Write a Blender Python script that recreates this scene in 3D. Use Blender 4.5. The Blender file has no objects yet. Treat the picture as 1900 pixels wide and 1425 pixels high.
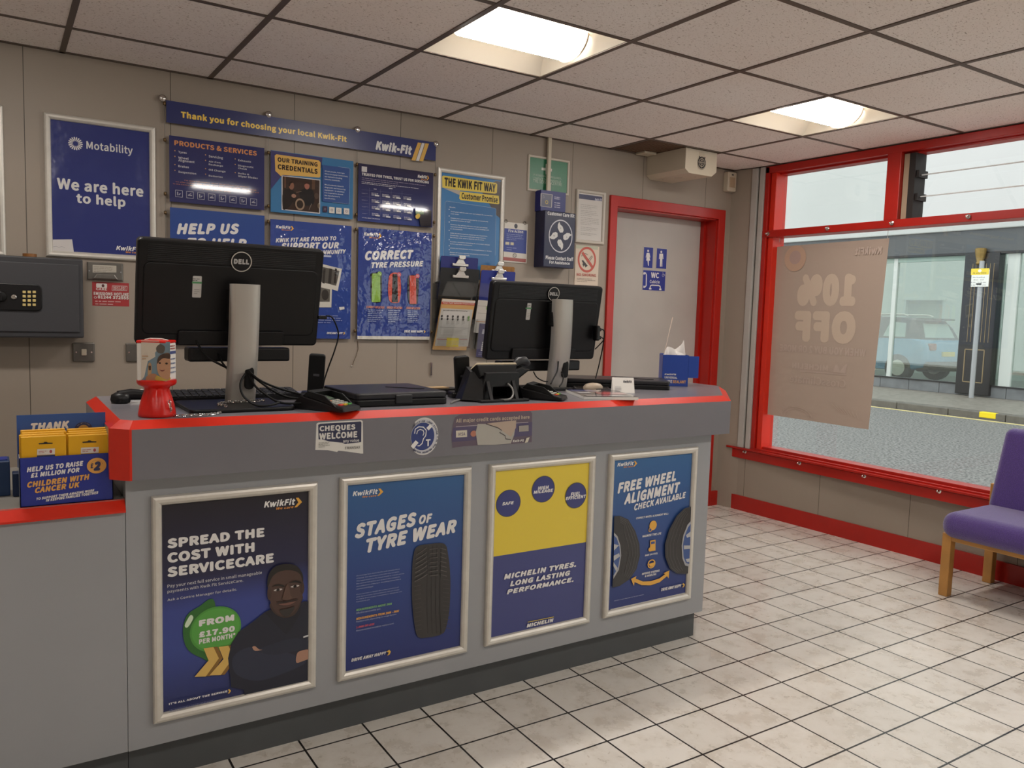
import bpy, bmesh, math, random, os
from mathutils import Vector, Matrix, noise
from mathutils.geometry import tessellate_polygon

S = bpy.context.scene
COL = S.collection
random.seed(4)
PI = math.pi

# ------------------------------------------------------------------ camera, world, exposure
FPX, CXP, CYP, EYE = 1488.18, 950.0, 712.5, 1.335
cd = bpy.data.cameras.new('camera')
cam = bpy.data.objects.new('camera', cd)
COL.objects.link(cam)
cam.location = (0, 0, EYE)
cam.rotation_euler = (1.48329380, -0.0303152428, -0.570882458)
cd.sensor_width = 36.0
cd.lens = FPX / 1900 * 36.0
cd.clip_start = 0.02
cd.clip_end = 200
S.camera = cam
CR = cam.rotation_euler.to_matrix()

W = bpy.data.worlds.new('overcast_sky')
S.world = W
W.use_nodes = True
WN = W.node_tree.nodes
WN['Background'].inputs[0].default_value = (1.0, 1.0, 1.0, 1)
WN['Background'].inputs[1].default_value = 2.1
S.view_settings.view_transform = 'Standard'
S.view_settings.look = 'None'
S.view_settings.exposure = 0.15
S.view_settings.gamma = 1.0
LAMP = 58.0           # ceiling light diffuser strength


# ------------------------------------------------------------------ helpers
def lin(h):
    if isinstance(h, str):
        h = h.lstrip('#')
        c = [int(h[i:i + 2], 16) / 255 for i in (0, 2, 4)]
    else:
        c = [v / 255 for v in h]
    return tuple(v / 12.92 if v <= 0.04045 else ((v + 0.055) / 1.055) ** 2.4 for v in c) + (1,)


MATS = {}


def mat(name, hx, rough=0.5, metal=0.0, spec=0.5, noise_amt=0.0, nscale=8.0, bump=0.0, bscale=60.0, coat=0.0,
        hx2=None, emit=0.0, sheen=0.0):
    if name in MATS:
        return MATS[name]
    m = bpy.data.materials.new(name)
    m.use_nodes = True
    nt = m.node_tree
    p = nt.nodes['Principled BSDF']
    p.inputs['Base Color'].default_value = lin(hx)
    p.inputs['Roughness'].default_value = rough
    p.inputs['Metallic'].default_value = metal
    p.inputs['Specular IOR Level'].default_value = spec
    p.inputs['Coat Weight'].default_value = coat
    p.inputs['Coat Roughness'].default_value = 0.06
    if sheen:
        p.inputs['Sheen Weight'].default_value = sheen
    if emit:
        p.inputs['Emission Color'].default_value = lin(hx)
        p.inputs['Emission Strength'].default_value = emit
    if noise_amt or hx2 or bump:
        tc = nt.nodes.new('ShaderNodeTexCoord')
    if noise_amt or hx2:
        n = nt.nodes.new('ShaderNodeTexNoise')
        n.inputs['Scale'].default_value = nscale
        n.inputs['Detail'].default_value = 6
        nt.links.new(tc.outputs['Object'], n.inputs['Vector'])
        r = nt.nodes.new('ShaderNodeValToRGB')
        c = lin(hx)
        d = lin(hx2) if hx2 else tuple(v * (1 - noise_amt) for v in c[:3]) + (1,)
        r.color_ramp.elements[0].color = d
        r.color_ramp.elements[1].color = c
        r.color_ramp.elements[0].position = 0.3
        r.color_ramp.elements[1].position = 0.62
        nt.links.new(n.outputs['Fac'], r.inputs['Fac'])
        nt.links.new(r.outputs['Color'], p.inputs['Base Color'])
    if bump:
        n2 = nt.nodes.new('ShaderNodeTexNoise')
        n2.inputs['Scale'].default_value = bscale
        n2.inputs['Detail'].default_value = 4
        nt.links.new(tc.outputs['Object'], n2.inputs['Vector'])
        b = nt.nodes.new('ShaderNodeBump')
        b.inputs['Strength'].default_value = bump
        b.inputs['Distance'].default_value = 0.02 if name.startswith('print') else 0.004
        nt.links.new(n2.outputs['Fac'], b.inputs['Height'])
        nt.links.new(b.outputs['Normal'], p.inputs['Normal'])
    MATS[name] = m
    return m


def nodes_of(m):
    return m.node_tree.nodes, m.node_tree.links, m.node_tree.nodes['Principled BSDF']


def glass_mat(name, tint, gloss=0.08, rough=0.0):
    m = bpy.data.materials.new(name)
    m.use_nodes = True
    nt = m.node_tree
    nt.nodes.clear()
    o = nt.nodes.new('ShaderNodeOutputMaterial')
    t = nt.nodes.new('ShaderNodeBsdfTransparent')
    t.inputs[0].default_value = lin(tint)
    g = nt.nodes.new('ShaderNodeBsdfGlossy')
    g.inputs['Roughness'].default_value = rough
    x = nt.nodes.new('ShaderNodeMixShader')
    x.inputs[0].default_value = gloss
    nt.links.new(t.outputs[0], x.inputs[1])
    nt.links.new(g.outputs[0], x.inputs[2])
    nt.links.new(x.outputs[0], o.inputs[0])
    MATS[name] = m
    return m


def ray(px, py):
    return CR @ Vector(((px - CXP) / FPX, -(py - CYP) / FPX, -1))


def on(px, py, o, n):
    """point of the plane (o, n) that shows at a place in the photograph"""
    d = ray(px, py)
    c = Vector((0, 0, EYE))
    return c + d * ((Vector(o) - c).dot(n) / d.dot(n))


def atY(px, py, y):
    return on(px, py, (0, y, 0), Vector((0, 1, 0)))


def atX(px, py, x):
    return on(px, py, (x, 0, 0), Vector((1, 0, 0)))


def atZ(px, py, z):
    return on(px, py, (0, 0, z), Vector((0, 0, 1)))


def root_loc(o):
    v = Vector((0, 0, 0))
    while o is not None:
        v = v + Vector(o.location)
        o = o.parent
    return v


class MB:
    """collects shapes into ONE mesh object"""

    def __init__(s):
        s.v, s.f, s.m, s.sm, s.mats = [], [], [], [], []

    def mi(s, m):
        if m not in s.mats:
            s.mats.append(m)
        return s.mats.index(m)

    def add(s, vs, fs, m, smooth=False, M=None):
        b = len(s.v)
        k = s.mi(m)
        if M is not None:
            vs = [M @ Vector(v) for v in vs]
        s.v += [tuple(v) for v in vs]
        s.f += [tuple(b + i for i in f) for f in fs]
        s.m += [k] * len(fs)
        s.sm += [smooth] * len(fs)

    def addbm(s, bm, m, smooth=False, M=None):
        bm.verts.ensure_lookup_table()
        bm.verts.index_update()
        s.add([v.co.copy() for v in bm.verts], [[v.index for v in f.verts] for f in bm.faces], m, smooth, M)
        bm.free()

    def box(s, x0, x1, y0, y1, z0, z1, m, bev=0.0, M=None, seg=2):
        x0, x1 = min(x0, x1), max(x0, x1)
        y0, y1 = min(y0, y1), max(y0, y1)
        z0, z1 = min(z0, z1), max(z0, z1)
        bm = bmesh.new()
        bmesh.ops.create_cube(bm, size=1)
        for v in bm.verts:
            v.co = ((x0 + x1) / 2 + v.co.x * (x1 - x0), (y0 + y1) / 2 + v.co.y * (y1 - y0), (z0 + z1) / 2 + v.co.z * (z1 - z0))
        if bev:
            bmesh.ops.bevel(bm, geom=bm.edges[:], offset=min(bev, (x1 - x0) * .49, (y1 - y0) * .49, (z1 - z0) * .49), segments=seg, affect='EDGES', profile=0.5)
        s.addbm(bm, m, False, M)

    def prism(s, poly, d0, d1, m, axes='xz', M=None, bev=0.0, seg=2, smooth=False):
        """2D outline in two axes, extruded along the third from d0 to d1"""
        def P(a, b, d):
            return {'xz': (a, d, b), 'xy': (a, b, d), 'yz': (d, a, b)}[axes]
        bm = bmesh.new()
        A = [bm.verts.new(P(a, b, d0)) for a, b in poly]
        B = [bm.verts.new(P(a, b, d1)) for a, b in poly]
        n = len(poly)
        e = []
        fa = bm.faces.new(A)
        fb = bm.faces.new(B[::-1])
        for i in range(n):
            bm.faces.new((A[i], B[i], B[(i + 1) % n], A[(i + 1) % n]))
        bmesh.ops.recalc_face_normals(bm, faces=bm.faces[:])
        if bev:
            es = list({x for f in (fa, fb) for x in f.edges})
            bmesh.ops.bevel(bm, geom=es, offset=bev, segments=seg, affect='EDGES', profile=0.5)
        bmesh.ops.triangulate(bm, faces=[f for f in bm.faces if len(f.verts) > 4])
        s.addbm(bm, m, smooth, M)

    def tube(s, pts, r, m, n=8, caps=True, M=None, smooth=True):
        pts = [Vector(p) for p in pts]
        R = r if isinstance(r, (list, tuple)) else [r] * len(pts)
        vs, fs = [], []
        up = None
        for i, p in enumerate(pts):
            t = (pts[min(i + 1, len(pts) - 1)] - pts[max(i - 1, 0)]).normalized()
            if up is None:
                up = Vector((0, 0, 1)) if abs(t.z) < .9 else Vector((1, 0, 0))
            a = t.cross(up).normalized()
            up = a.cross(t).normalized()
            for k in range(n):
                th = 2 * PI * k / n
                vs.append(p + (a * math.cos(th) + up * math.sin(th)) * R[i])
        for i in range(len(pts) - 1):
            for k in range(n):
                k2 = (k + 1) % n
                fs.append((i * n + k, i * n + k2, (i + 1) * n + k2, (i + 1) * n + k))
        if caps:
            fs.append(tuple(range(n))[::-1])
            fs.append(tuple((len(pts) - 1) * n + k for k in range(n)))
        s.add(vs, fs, m, smooth, M)

    def lathe(s, prof, m, c=(0, 0, 0), n=24, M=None, axis='z', smooth=True):
        vs, fs = [], []
        for r, h in prof:
            for k in range(n):
                a = 2 * PI * k / n
                x, y = r * math.cos(a), r * math.sin(a)
                q = {'z': (x, y, h), 'y': (x, h, y), 'x': (h, x, y)}[axis]
                vs.append((q[0] + c[0], q[1] + c[1], q[2] + c[2]))
        for i in range(len(prof) - 1):
            for k in range(n):
                k2 = (k + 1) % n
                fs.append((i * n + k, i * n + k2, (i + 1) * n + k2, (i + 1) * n + k))
        fs.append(tuple(range(n))[::-1])
        fs.append(tuple((len(prof) - 1) * n + k for k in range(n)))
        s.add(vs, fs, m, smooth, M)

    def grid(s, rows, m, smooth=True, M=None, close=False):
        """rows of points -> a skin"""
        nr, nc = len(rows), len(rows[0])
        vs = [p for r in rows for p in r]
        fs = []
        for i in range(nr - 1):
            for j in range(nc if close else nc - 1):
                j2 = (j + 1) % nc
                fs.append((i * nc + j, i * nc + j2, (i + 1) * nc + j2, (i + 1) * nc + j))
        if close:
            fs.append(tuple(range(nc))[::-1])
            fs.append(tuple((nr - 1) * nc + k for k in range(nc)))
        s.add(vs, fs, m, smooth, M)

    def build(s, name, parent=None, local=False, sub=0):
        me = bpy.data.meshes.new(name)
        off = Vector((0, 0, 0)) if (local or parent is None) else root_loc(parent)
        me.from_pydata([(v[0] - off.x, v[1] - off.y, v[2] - off.z) for v in s.v], [], s.f)
        for m in s.mats:
            me.materials.append(m)
        me.polygons.foreach_set('material_index', s.m)
        me.polygons.foreach_set('use_smooth', s.sm)
        me.update()
        if any(s.sm):
            bm = bmesh.new()
            bm.from_mesh(me)
            for e in bm.edges:
                if len(e.link_faces) == 2 and e.calc_face_angle(0) > 0.9:
                    e.smooth = False
            bmesh.ops.recalc_face_normals(bm, faces=bm.faces[:])
            bm.to_mesh(me)
            bm.free()
        o = bpy.data.objects.new(name, me)
        COL.objects.link(o)
        if parent is not None:
            o.parent = parent
        if sub:
            md = o.modifiers.new('sub', 'SUBSURF')
            md.levels = md.render_levels = sub
        return o


def tag(o, label=None, cat=None, group=None, kind=None):
    if label:
        o['label'] = label
    if cat:
        o['category'] = cat
    if group:
        o['group'] = group
    if kind:
        o['kind'] = kind
    return o


def thing(name, label, cat, loc=(0, 0, 0), group=None, rot=None):
    o = bpy.data.objects.new(name, None)
    COL.objects.link(o)
    o.location = loc
    if rot:
        o.rotation_euler = rot
    o.empty_display_size = 0.05
    return tag(o, label, cat, group)


def struct(mb, name, parent=None):
    o = mb.build(name, parent)
    o['kind'] = 'structure'
    return o


def spl(pts, n=6, closed=True):
    """smooth curve through points"""
    P = [Vector((p[0], p[1], p[2] if len(p) > 2 else 0)) for p in pts]
    L = len(P)
    out = []
    for i in range(L if closed else L - 1):
        g = (lambda k: P[k % L]) if closed else (lambda k: P[max(0, min(L - 1, k))])
        a, b, c, d = g(i - 1), g(i), g(i + 1), g(i + 2)
        for k in range(n):
            t = k / n
            out.append(0.5 * (2 * b + (c - a) * t + (2 * a - 5 * b + 4 * c - d) * t * t + (3 * b - a - 3 * c + d) * t ** 3))
    if not closed:
        out.append(P[-1])
    return out


def rrect(x0, x1, z0, z1, r, n=5):
    out = []
    for cx, cz, a0 in ((x1 - r, z1 - r, 0), (x0 + r, z1 - r, PI / 2), (x0 + r, z0 + r, PI), (x1 - r, z0 + r, 1.5 * PI)):
        for k in range(n + 1):
            a = a0 + PI / 2 * k / n
            out.append((cx + r * math.cos(a), cz + r * math.sin(a)))
    return out


# ------------------------------------------------------------------ printed sheets
FONT = None
try:
    fp = os.path.join(bpy.utils.system_resource('DATAFILES'), 'fonts', 'Noto Sans CJK Regular.woff2')
    if os.path.exists(fp):
        FONT = bpy.data.fonts.load(fp)
except Exception:
    FONT = None
_TXT = {}


def glyphs(s, space=1.0, res=3):
    key = (s, space, res)
    if key not in _TXT:
        c = bpy.data.curves.new('tmp', 'FONT')
        c.body = s
        if FONT:
            c.font = FONT
        c.resolution_u = res
        c.space_character = space
        o = bpy.data.objects.new('tmp', c)
        me = o.to_mesh()
        _TXT[key] = ([(v.co.x, v.co.y) for v in me.vertices], [tuple(p.vertices) for p in me.polygons])
        o.to_mesh_clear()
        bpy.data.objects.remove(o)
        bpy.data.curves.remove(c)
    return _TXT[key]


def faded(hx):
    c = [int(hx[i:i + 2], 16) for i in (0, 2, 4)]
    g = .3 * c[0] + .59 * c[1] + .11 * c[2]
    return '%02x%02x%02x' % tuple(int(min(255, 12 + .95 * (v + (g - v) * .16))) for v in c)


def ink(hx, gloss=0.35, wrinkle=0.0):
    hx = faded(hx)
    nm = 'print_%s_%d_%d' % (hx.lstrip('#'), gloss * 100, wrinkle * 100)
    return mat(nm, hx, rough=gloss, spec=0.5, bump=wrinkle, bscale=5.0)


BK = 0.35 if FONT else 0.8      # weight of the printed lettering


class Print:
    """a flat printed sheet: shapes and lettering in layers on one plane"""

    def __init__(s, O, U=(1, 0, 0), V=(0, 0, 1), gloss=0.35, wrinkle=0.0, K=None, eps=0.00025):
        s.O, s.U, s.V = Vector(O), Vector(U).normalized(), Vector(V).normalized()
        s.N = s.U.cross(s.V)
        s.mb = MB()
        s.gloss, s.wr, s.eps, s.k = gloss, wrinkle, eps, 0
        s.K = K

    def crop(s, ox, oy, sc):
        s.K = (ox, oy, sc)
        return s

    def uv(s, p):
        x, y = p
        if s.K:
            x, y = s.K[0] + x / s.K[2], s.K[1] + y / s.K[2]
        d = on(x, y, s.O, s.N) - s.O
        return (d.dot(s.U), d.dot(s.V))

    def w(s, u, v):
        return s.O + s.U * u + s.V * v + s.N * (s.eps * s.k)

    def mt(s, hx):
        return hx if not isinstance(hx, str) else ink(hx, s.gloss, s.wr)

    def fill(s, uv, hx, up=True):
        if up:
            s.k += 1
        tri = tessellate_polygon([[Vector((u, v, 0)) for u, v in uv]])
        fs = []
        for t in tri:
            a, b, c = (Vector(uv[i]) for i in t)
            fs.append(t if (b - a).cross(c - a) > 0 else t[::-1])
        s.mb.add([s.w(u, v) for u, v in uv], fs, s.mt(hx))
        return s

    # pixel based shapes -------------------------------------------------
    def poly(s, pts, hx, smooth=0):
        if smooth:
            pts = [(p.x, p.y) for p in spl(pts, smooth)]
        return s.fill([s.uv(p) for p in pts], hx)

    def rect(s, bl, tr, hx, r=0.0):
        (u0, v0), (u1, v1) = s.uv(bl), s.uv(tr)
        u0, u1, v0, v1 = min(u0, u1), max(u0, u1), min(v0, v1), max(v0, v1)
        return s.fill(rrect(u0, u1, v0, v1, r) if r else [(u0, v0), (u1, v0), (u1, v1), (u0, v1)], hx)

    def ell(s, bl, tr, hx, n=32, inner=0.0):
        (u0, v0), (u1, v1) = s.uv(bl), s.uv(tr)
        cu, cv, a, b = (u0 + u1) / 2, (v0 + v1) / 2, abs(u1 - u0) / 2, abs(v1 - v0) / 2
        return s.ring(cu, cv, a, b, hx, n, inner)

    def ring(s, cu, cv, a, b, hx, n=32, inner=0.0):
        P = [(cu + a * math.cos(2 * PI * k / n), cv + b * math.sin(2 * PI * k / n)) for k in range(n)]
        if not inner:
            return s.fill(P, hx)
        s.k += 1
        Q = [(cu + a * inner * math.cos(2 * PI * k / n), cv + b * inner * math.sin(2 * PI * k / n)) for k in range(n)]
        s.mb.add([s.w(*p) for p in P + Q], [(k, (k + 1) % n, n + (k + 1) % n, n + k) for k in range(n)], s.mt(hx))
        return s

    def line(s, pts, wd, hx):
        """stroke through pixel points, width in metres"""
        s.k += 1
        q = [Vector(s.uv(p)) for p in pts]
        vs, fs = [], []
        for i, p in enumerate(q):
            t = (q[min(i + 1, len(q) - 1)] - q[max(0, i - 1)]).normalized()
            nrm = Vector((-t.y, t.x)) * wd / 2
            vs += [s.w(*(p - nrm)), s.w(*(p + nrm))]
        for i in range(len(q) - 1):
            fs.append((2 * i, 2 * i + 2, 2 * i + 3, 2 * i + 1))
        s.mb.add(vs, fs, s.mt(hx))
        return s

    def put(s, V2, F2, hx, bold, T):
        s.k += 1
        bold *= BK
        offs = [(0, 0)]
        if bold:
            n = 16 if bold > .03 else (8 if bold > 0.012 else 4)
            offs += [(bold * math.cos(2 * PI * i / n), bold * math.sin(2 * PI * i / n)) for i in range(n)]
        k0 = s.k
        for i, (ox, oy) in enumerate(offs):
            s.k = k0 + i * .045
            vs = [s.w(*T(x + ox, y + oy)) for x, y in V2]
            s.mb.add(vs, F2, s.mt(hx))
        s.k = k0

    def text(s, t, bl, tr, hx, b=0.0, sh=0.0, res=3, px=True, space=None, flip=False, br=None):
        """lettering fitted to a box given by its lower left and upper right corner"""
        V2, F2 = glyphs(t, space or 1 + b * .9, res)
        if not V2:
            return s
        V2 = [(x + sh * y, y) for x, y in V2]
        b_, b = b, b * BK
        x0, x1 = min(v[0] for v in V2) - b, max(v[0] for v in V2) + b
        y0, y1 = min(v[1] for v in V2) - b, max(v[1] for v in V2) + b
        (u0, v0), (u1, v1) = (s.uv(bl), s.uv(tr)) if px else (bl, tr)
        rise = 0
        if br:
            ub, vb = s.uv(br)
            rise = (vb - v0) / (ub - u0)
            v1 -= vb - v0
        if flip:
            u0, u1 = u1, u0
            F2 = [f[::-1] for f in F2]
        ku, kv = (u1 - u0) / (x1 - x0), (v1 - v0) / (y1 - y0)
        s.put(V2, F2, hx, b_, lambda x, y: (u0 + (x - x0) * ku, v0 + (y - y0) * kv + rise * (x - x0) * ku))
        return s

    def para(s, lines, bl, tr, hx, b=0.0, align='L', sh=0.0, res=2, lead=1.25):
        """several lines in one box, all at one scale"""
        (u0, v0), (u1, v1) = s.uv(bl), s.uv(tr)
        G = [glyphs(t, 1 + b * 1.3, res) for t in lines]
        wd = [max([v[0] for v in g[0]] or [0.1]) for g in G]
        n = len(lines)
        ku = (u1 - u0) / max(wd)
        cap = 0.37 if FONT else .7
        lead = lead * cap * 1.4
        kv = (v1 - v0) / (cap + lead * (n - 1) + cap * .25)
        for i, (g, w_) in enumerate(zip(G, wd)):
            a = {'L': 0, 'C': (max(wd) - w_) / 2, 'R': max(wd) - w_}[align]
            yb = v1 - kv * (cap + lead * i)
            if g[0]:
                s.put(g[0], g[1], hx, b, lambda x, y, a=a, yb=yb: (u0 + (x + sh * y + a) * ku, yb + y * kv))
                s.k -= 1
        s.k += 1
        return s

    def glyph_at(s, t, u, v, h, ang, hx, b=0.0, wk=1.0):
        V2, F2 = glyphs(t, 1, 2)
        if not V2:
            return
        cx = (min(p[0] for p in V2) + max(p[0] for p in V2)) / 2
        cs, sn = math.cos(ang), math.sin(ang)
        k = h / 0.37
        s.put(V2, F2, hx, b, lambda x, y: (u + k * ((x - cx) * wk * cs - (y - .185) * sn), v + k * ((x - cx) * wk * sn + (y - .185) * cs)))
        s.k -= 1

    def arc(s, t, cu, cv, r, h, a0, a1, hx, b=0.0, inside=False):
        for i, ch in enumerate(t):
            a = a0 + (a1 - a0) * i / max(1, len(t) - 1)
            if ch != ' ':
                s.glyph_at(ch, cu + r * math.cos(a), cv + r * math.sin(a), h, a + (PI / 2 if inside else -PI / 2), hx, b)
        s.k += 1

    def bars(s, bl, tr, n, hx, fill=0.5, words=True):
        """rows of print too small to read"""
        (u0, v0), (u1, v1) = s.uv(bl), s.uv(tr)
        s.k += 1
        rh = (v1 - v0) / n
        for i in range(n):
            va = v1 - rh * (i + 0.5) - rh * fill / 2
            e = u1 - (u1 - u0) * (random.random() * .2 if i < n - 1 else .45)
            u = u0
            while u < e:
                wl = min(rh * random.uniform(.8, 3.2), e - u)
                s.mb.add([s.w(u, va), s.w(u + wl, va), s.w(u + wl, va + rh * fill), s.w(u, va + rh * fill)], [(0, 1, 2, 3)], s.mt(hx))
                u += wl + rh * .35
        return s

    def logo(s, bl, tr, care=True, hx='e9e6e2', cc='f0902c', mid=False):
        """the two-word italic mark with its chevron"""
        (u0, v0), (u1, v1) = s.uv(bl), s.uv(tr)
        wd, h = u1 - u0, v1 - v0
        s.text('KwikFit', (u0, v0 + h * .32), (u0 + wd * .82, v1), hx, b=.05, sh=.22, px=False)
        if care:
            s.text('We care', (u0 + wd * .32, v0), (u0 + wd * .77, v0 + h * .24), cc, b=.03, sh=.2, px=False, res=2)
        c = [(.83, 1), (.9, 1), (1.0, .52), (.86, .05), (.79, .05), (.9, .52)]
        s.fill([(u0 + wd * a, v0 + h * b_) for a, b_ in c], 'f2a92e')
        return s

    def build(s, name, parent):
        return s.mb.build(name, parent)


def sheet(x0, x1, z0, z1, y, hx, gloss=0.35, wrinkle=0.0, th=0.0015, eps=0.00025):
    """print on a plane facing the room, with the paper itself under it"""
    p = Print((0, y - th, 0), gloss=gloss, wrinkle=wrinkle, eps=eps)
    p.mb.box(x0, x1, y - th, y, z0, z1, p.mt(hx))
    return p


def profile_frame(mb, x0, x1, z0, z1, y, fw, dp, m, ov=0.0):
    """rounded metal frame with mitred corners standing off plane y towards the room"""
    prof = [(0, 0), (0.0, .55), (.12, .85), (.35, 1), (.65, .95), (.9, .7), (1, .45), (1, 0)]
    rows = []
    for cx, cz, sx, sz in ((x0, z0, 1, 1), (x1, z0, -1, 1), (x1, z1, -1, -1), (x0, z1, 1, -1), (x0, z0, 1, 1)):
        rows.append([(cx + sx * a * fw, y - b * dp, cz + sz * a * fw) for a, b in prof])
    nr, nc = 5, len(prof)
    vs = []
    fs = []
    for i in range(4):
        b0 = len(vs)
        vs += rows[i] + rows[i + 1]
        for j in range(nc - 1):
            fs.append((b0 + j, b0 + j + 1, b0 + nc + j + 1, b0 + nc + j))
    mb.add(vs, fs, m, False)


# ------------------------------------------------------------------ materials
M_RED = mat('red_gloss_paint', 'b01d12', rough=.32, noise_amt=.12, nscale=5)
M_REDLAM = mat('red_laminate', 'd42a14', rough=.3)
M_ALU = mat('satin_aluminium', 'd6d1c8', rough=.36, metal=.35, noise_amt=.08, nscale=30)
M_CHROME = mat('chrome', 'd8d4d0', rough=.15, metal=1)
M_BLACK = mat('black_plastic', '0f0e10', rough=.4, spec=.35)
M_BLACK2 = mat('matt_black_plastic', '0c0c0c', rough=.6, spec=.3)
M_DGREY = mat('dark_grey_plastic', '1f1f22', rough=.45)
M_WHITE = mat('white_plastic', 'd9d4cb', rough=.4)
M_CREAM = mat('cream_enamel', 'cdc2ae', rough=.4)
M_PAPER = mat('white_paper', 'e4e0da', rough=.7)
M_GREYPANEL = mat('grey_counter_laminate', '9c9da0', rough=.35, noise_amt=.05, nscale=3)
M_GREYTOP = mat('dark_grey_counter_laminate', '77757b', rough=.28, noise_amt=.05, nscale=5)
M_KICK = mat('charcoal_plinth', '4f5153', rough=.5, noise_amt=.1, nscale=6)
M_NAVY = mat('navy_card', '1d2470', rough=.4)
M_YELLOW = mat('yellow_card', 'e2a80e', rough=.45)
M_DOOR = mat('grey_door_laminate', 'bab5af', rough=.45, noise_amt=.12, nscale=2.2)
M_WOOD = mat('varnished_beech', 'c08a48', rough=.4, noise_amt=.25, nscale=9)
M_PURPLE = mat('purple_wool', '54398a', rough=.95, noise_amt=.35, nscale=260, bump=.9, bscale=320, sheen=.5)
M_GREYMETAL = mat('grey_metal_plate', '77736d', rough=.35, metal=.6, noise_amt=.15, nscale=20)
M_SAFE = mat('charcoal_safe_enamel', '36363a', rough=.5)
M_BRASS = mat('cream_keys', 'd9c27c', rough=.4)
GLASS = glass_mat('window_glass', 'f4f8f6', .05)
ACRYLIC = glass_mat('clear_acrylic', 'eef0f0', .09, .03)


def wall_mat(name, hx, period, start, axis, groove='4a4138'):
    """panelled wall with thin dark joints"""
    m = mat(name, hx, rough=.5, noise_amt=.07, nscale=1.3)
    N, L, p = nodes_of(m)
    old = p.inputs['Base Color'].links[0].from_socket
    tc = N.new('ShaderNodeTexCoord')
    sp = N.new('ShaderNodeSeparateXYZ')
    L.new(tc.outputs['Object'], sp.inputs[0])
    a = N.new('ShaderNodeMath'); a.operation = 'SUBTRACT'; a.inputs[1].default_value = start
    L.new(sp.outputs[axis], a.inputs[0])
    b = N.new('ShaderNodeMath'); b.operation = 'DIVIDE'; b.inputs[1].default_value = period
    L.new(a.outputs[0], b.inputs[0])
    c = N.new('ShaderNodeMath'); c.operation = 'FRACT'
    L.new(b.outputs[0], c.inputs[0])
    d = N.new('ShaderNodeMath'); d.operation = 'LESS_THAN'; d.inputs[1].default_value = .0032 / period
    L.new(c.outputs[0], d.inputs[0])
    x = N.new('ShaderNodeMix'); x.data_type = 'RGBA'
    L.new(d.outputs[0], x.inputs[0])
    L.new(old, x.inputs[6])
    x.inputs[7].default_value = lin(groove)
    L.new(x.outputs[2], p.inputs['Base Color'])
    return m


M_WALL = wall_mat('wall_panel_back', '9d9184', .5706, .1213 - .0016, 0)
M_WALLR = wall_mat('wall_panel_side', '9d9184', .592, 2.5906 - .0016, 1)


def floor_material():
    m = mat('ceramic_floor_tiles', 'c4b8a6', rough=.22, spec=.5)
    N, L, p = nodes_of(m)
    tc = N.new('ShaderNodeTexCoord')
    mp = N.new('ShaderNodeMapping')
    mp.inputs['Location'].default_value = (-.7618 + .2088 * 20, -2.477 + .2072 * 30, 0)
    L.new(tc.outputs['Object'], mp.inputs[0])
    br = N.new('ShaderNodeTexBrick')
    br.offset = 0
    br.squash = 1
    br.inputs['Scale'].default_value = 1
    br.inputs['Brick Width'].default_value = .2088
    br.inputs['Row Height'].default_value = .2072
    br.inputs['Mortar Size'].default_value = .0034
    br.inputs['Mortar Smooth'].default_value = .1
    br.inputs['Bias'].default_value = 0
    br.inputs['Color1'].default_value = lin('e0dad2')
    br.inputs['Color2'].default_value = lin('d5cfc7')
    br.inputs['Mortar'].default_value = lin('1c1815')
    L.new(mp.outputs[0], br.inputs['Vector'])
    # stone mottling and wear
    n1 = N.new('ShaderNodeTexNoise'); n1.inputs['Scale'].default_value = 9; n1.inputs['Detail'].default_value = 8; n1.inputs['Roughness'].default_value = .65
    L.new(tc.outputs['Object'], n1.inputs['Vector'])
    r1 = N.new('ShaderNodeValToRGB')
    r1.color_ramp.elements[0].position = .34; r1.color_ramp.elements[0].color = (.80, .765, .72, 1)
    r1.color_ramp.elements[1].position = .56; r1.color_ramp.elements[1].color = (1, 1, 1, 1)
    L.new(n1.outputs['Fac'], r1.inputs[0])
    n2 = N.new('ShaderNodeTexNoise'); n2.inputs['Scale'].default_value = 48; n2.inputs['Detail'].default_value = 5; n2.inputs['Distortion'].default_value = 1.2
    L.new(tc.outputs['Object'], n2.inputs['Vector'])
    r2 = N.new('ShaderNodeValToRGB')
    r2.color_ramp.elements[0].position = .27; r2.color_ramp.elements[0].color = (.6, .52, .45, 1)
    r2.color_ramp.elements[1].position = .36; r2.color_ramp.elements[1].color = (1, 1, 1, 1)
    L.new(n2.outputs['Fac'], r2.inputs[0])
    x1 = N.new('ShaderNodeMix'); x1.data_type = 'RGBA'; x1.blend_type = 'MULTIPLY'; x1.inputs[0].default_value = .8
    L.new(br.outputs['Color'], x1.inputs[6]); L.new(r1.outputs[0], x1.inputs[7])
    x2 = N.new('ShaderNodeMix'); x2.data_type = 'RGBA'; x2.blend_type = 'MULTIPLY'; x2.inputs[0].default_value = .55
    L.new(x1.outputs[2], x2.inputs[6]); L.new(r2.outputs[0], x2.inputs[7])
    L.new(x2.outputs[2], p.inputs['Base Color'])
    rr = N.new('ShaderNodeMapRange'); rr.inputs[3].default_value = .16; rr.inputs[4].default_value = .42
    L.new(n1.outputs['Fac'], rr.inputs[0])
    L.new(rr.outputs[0], p.inputs['Roughness'])
    b = N.new('ShaderNodeBump'); b.inputs['Strength'].default_value = .5; b.inputs['Distance'].default_value = .002; b.invert = True
    L.new(br.outputs['Fac'], b.inputs['Height'])
    L.new(b.outputs[0], p.inputs['Normal'])
    return m


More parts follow.
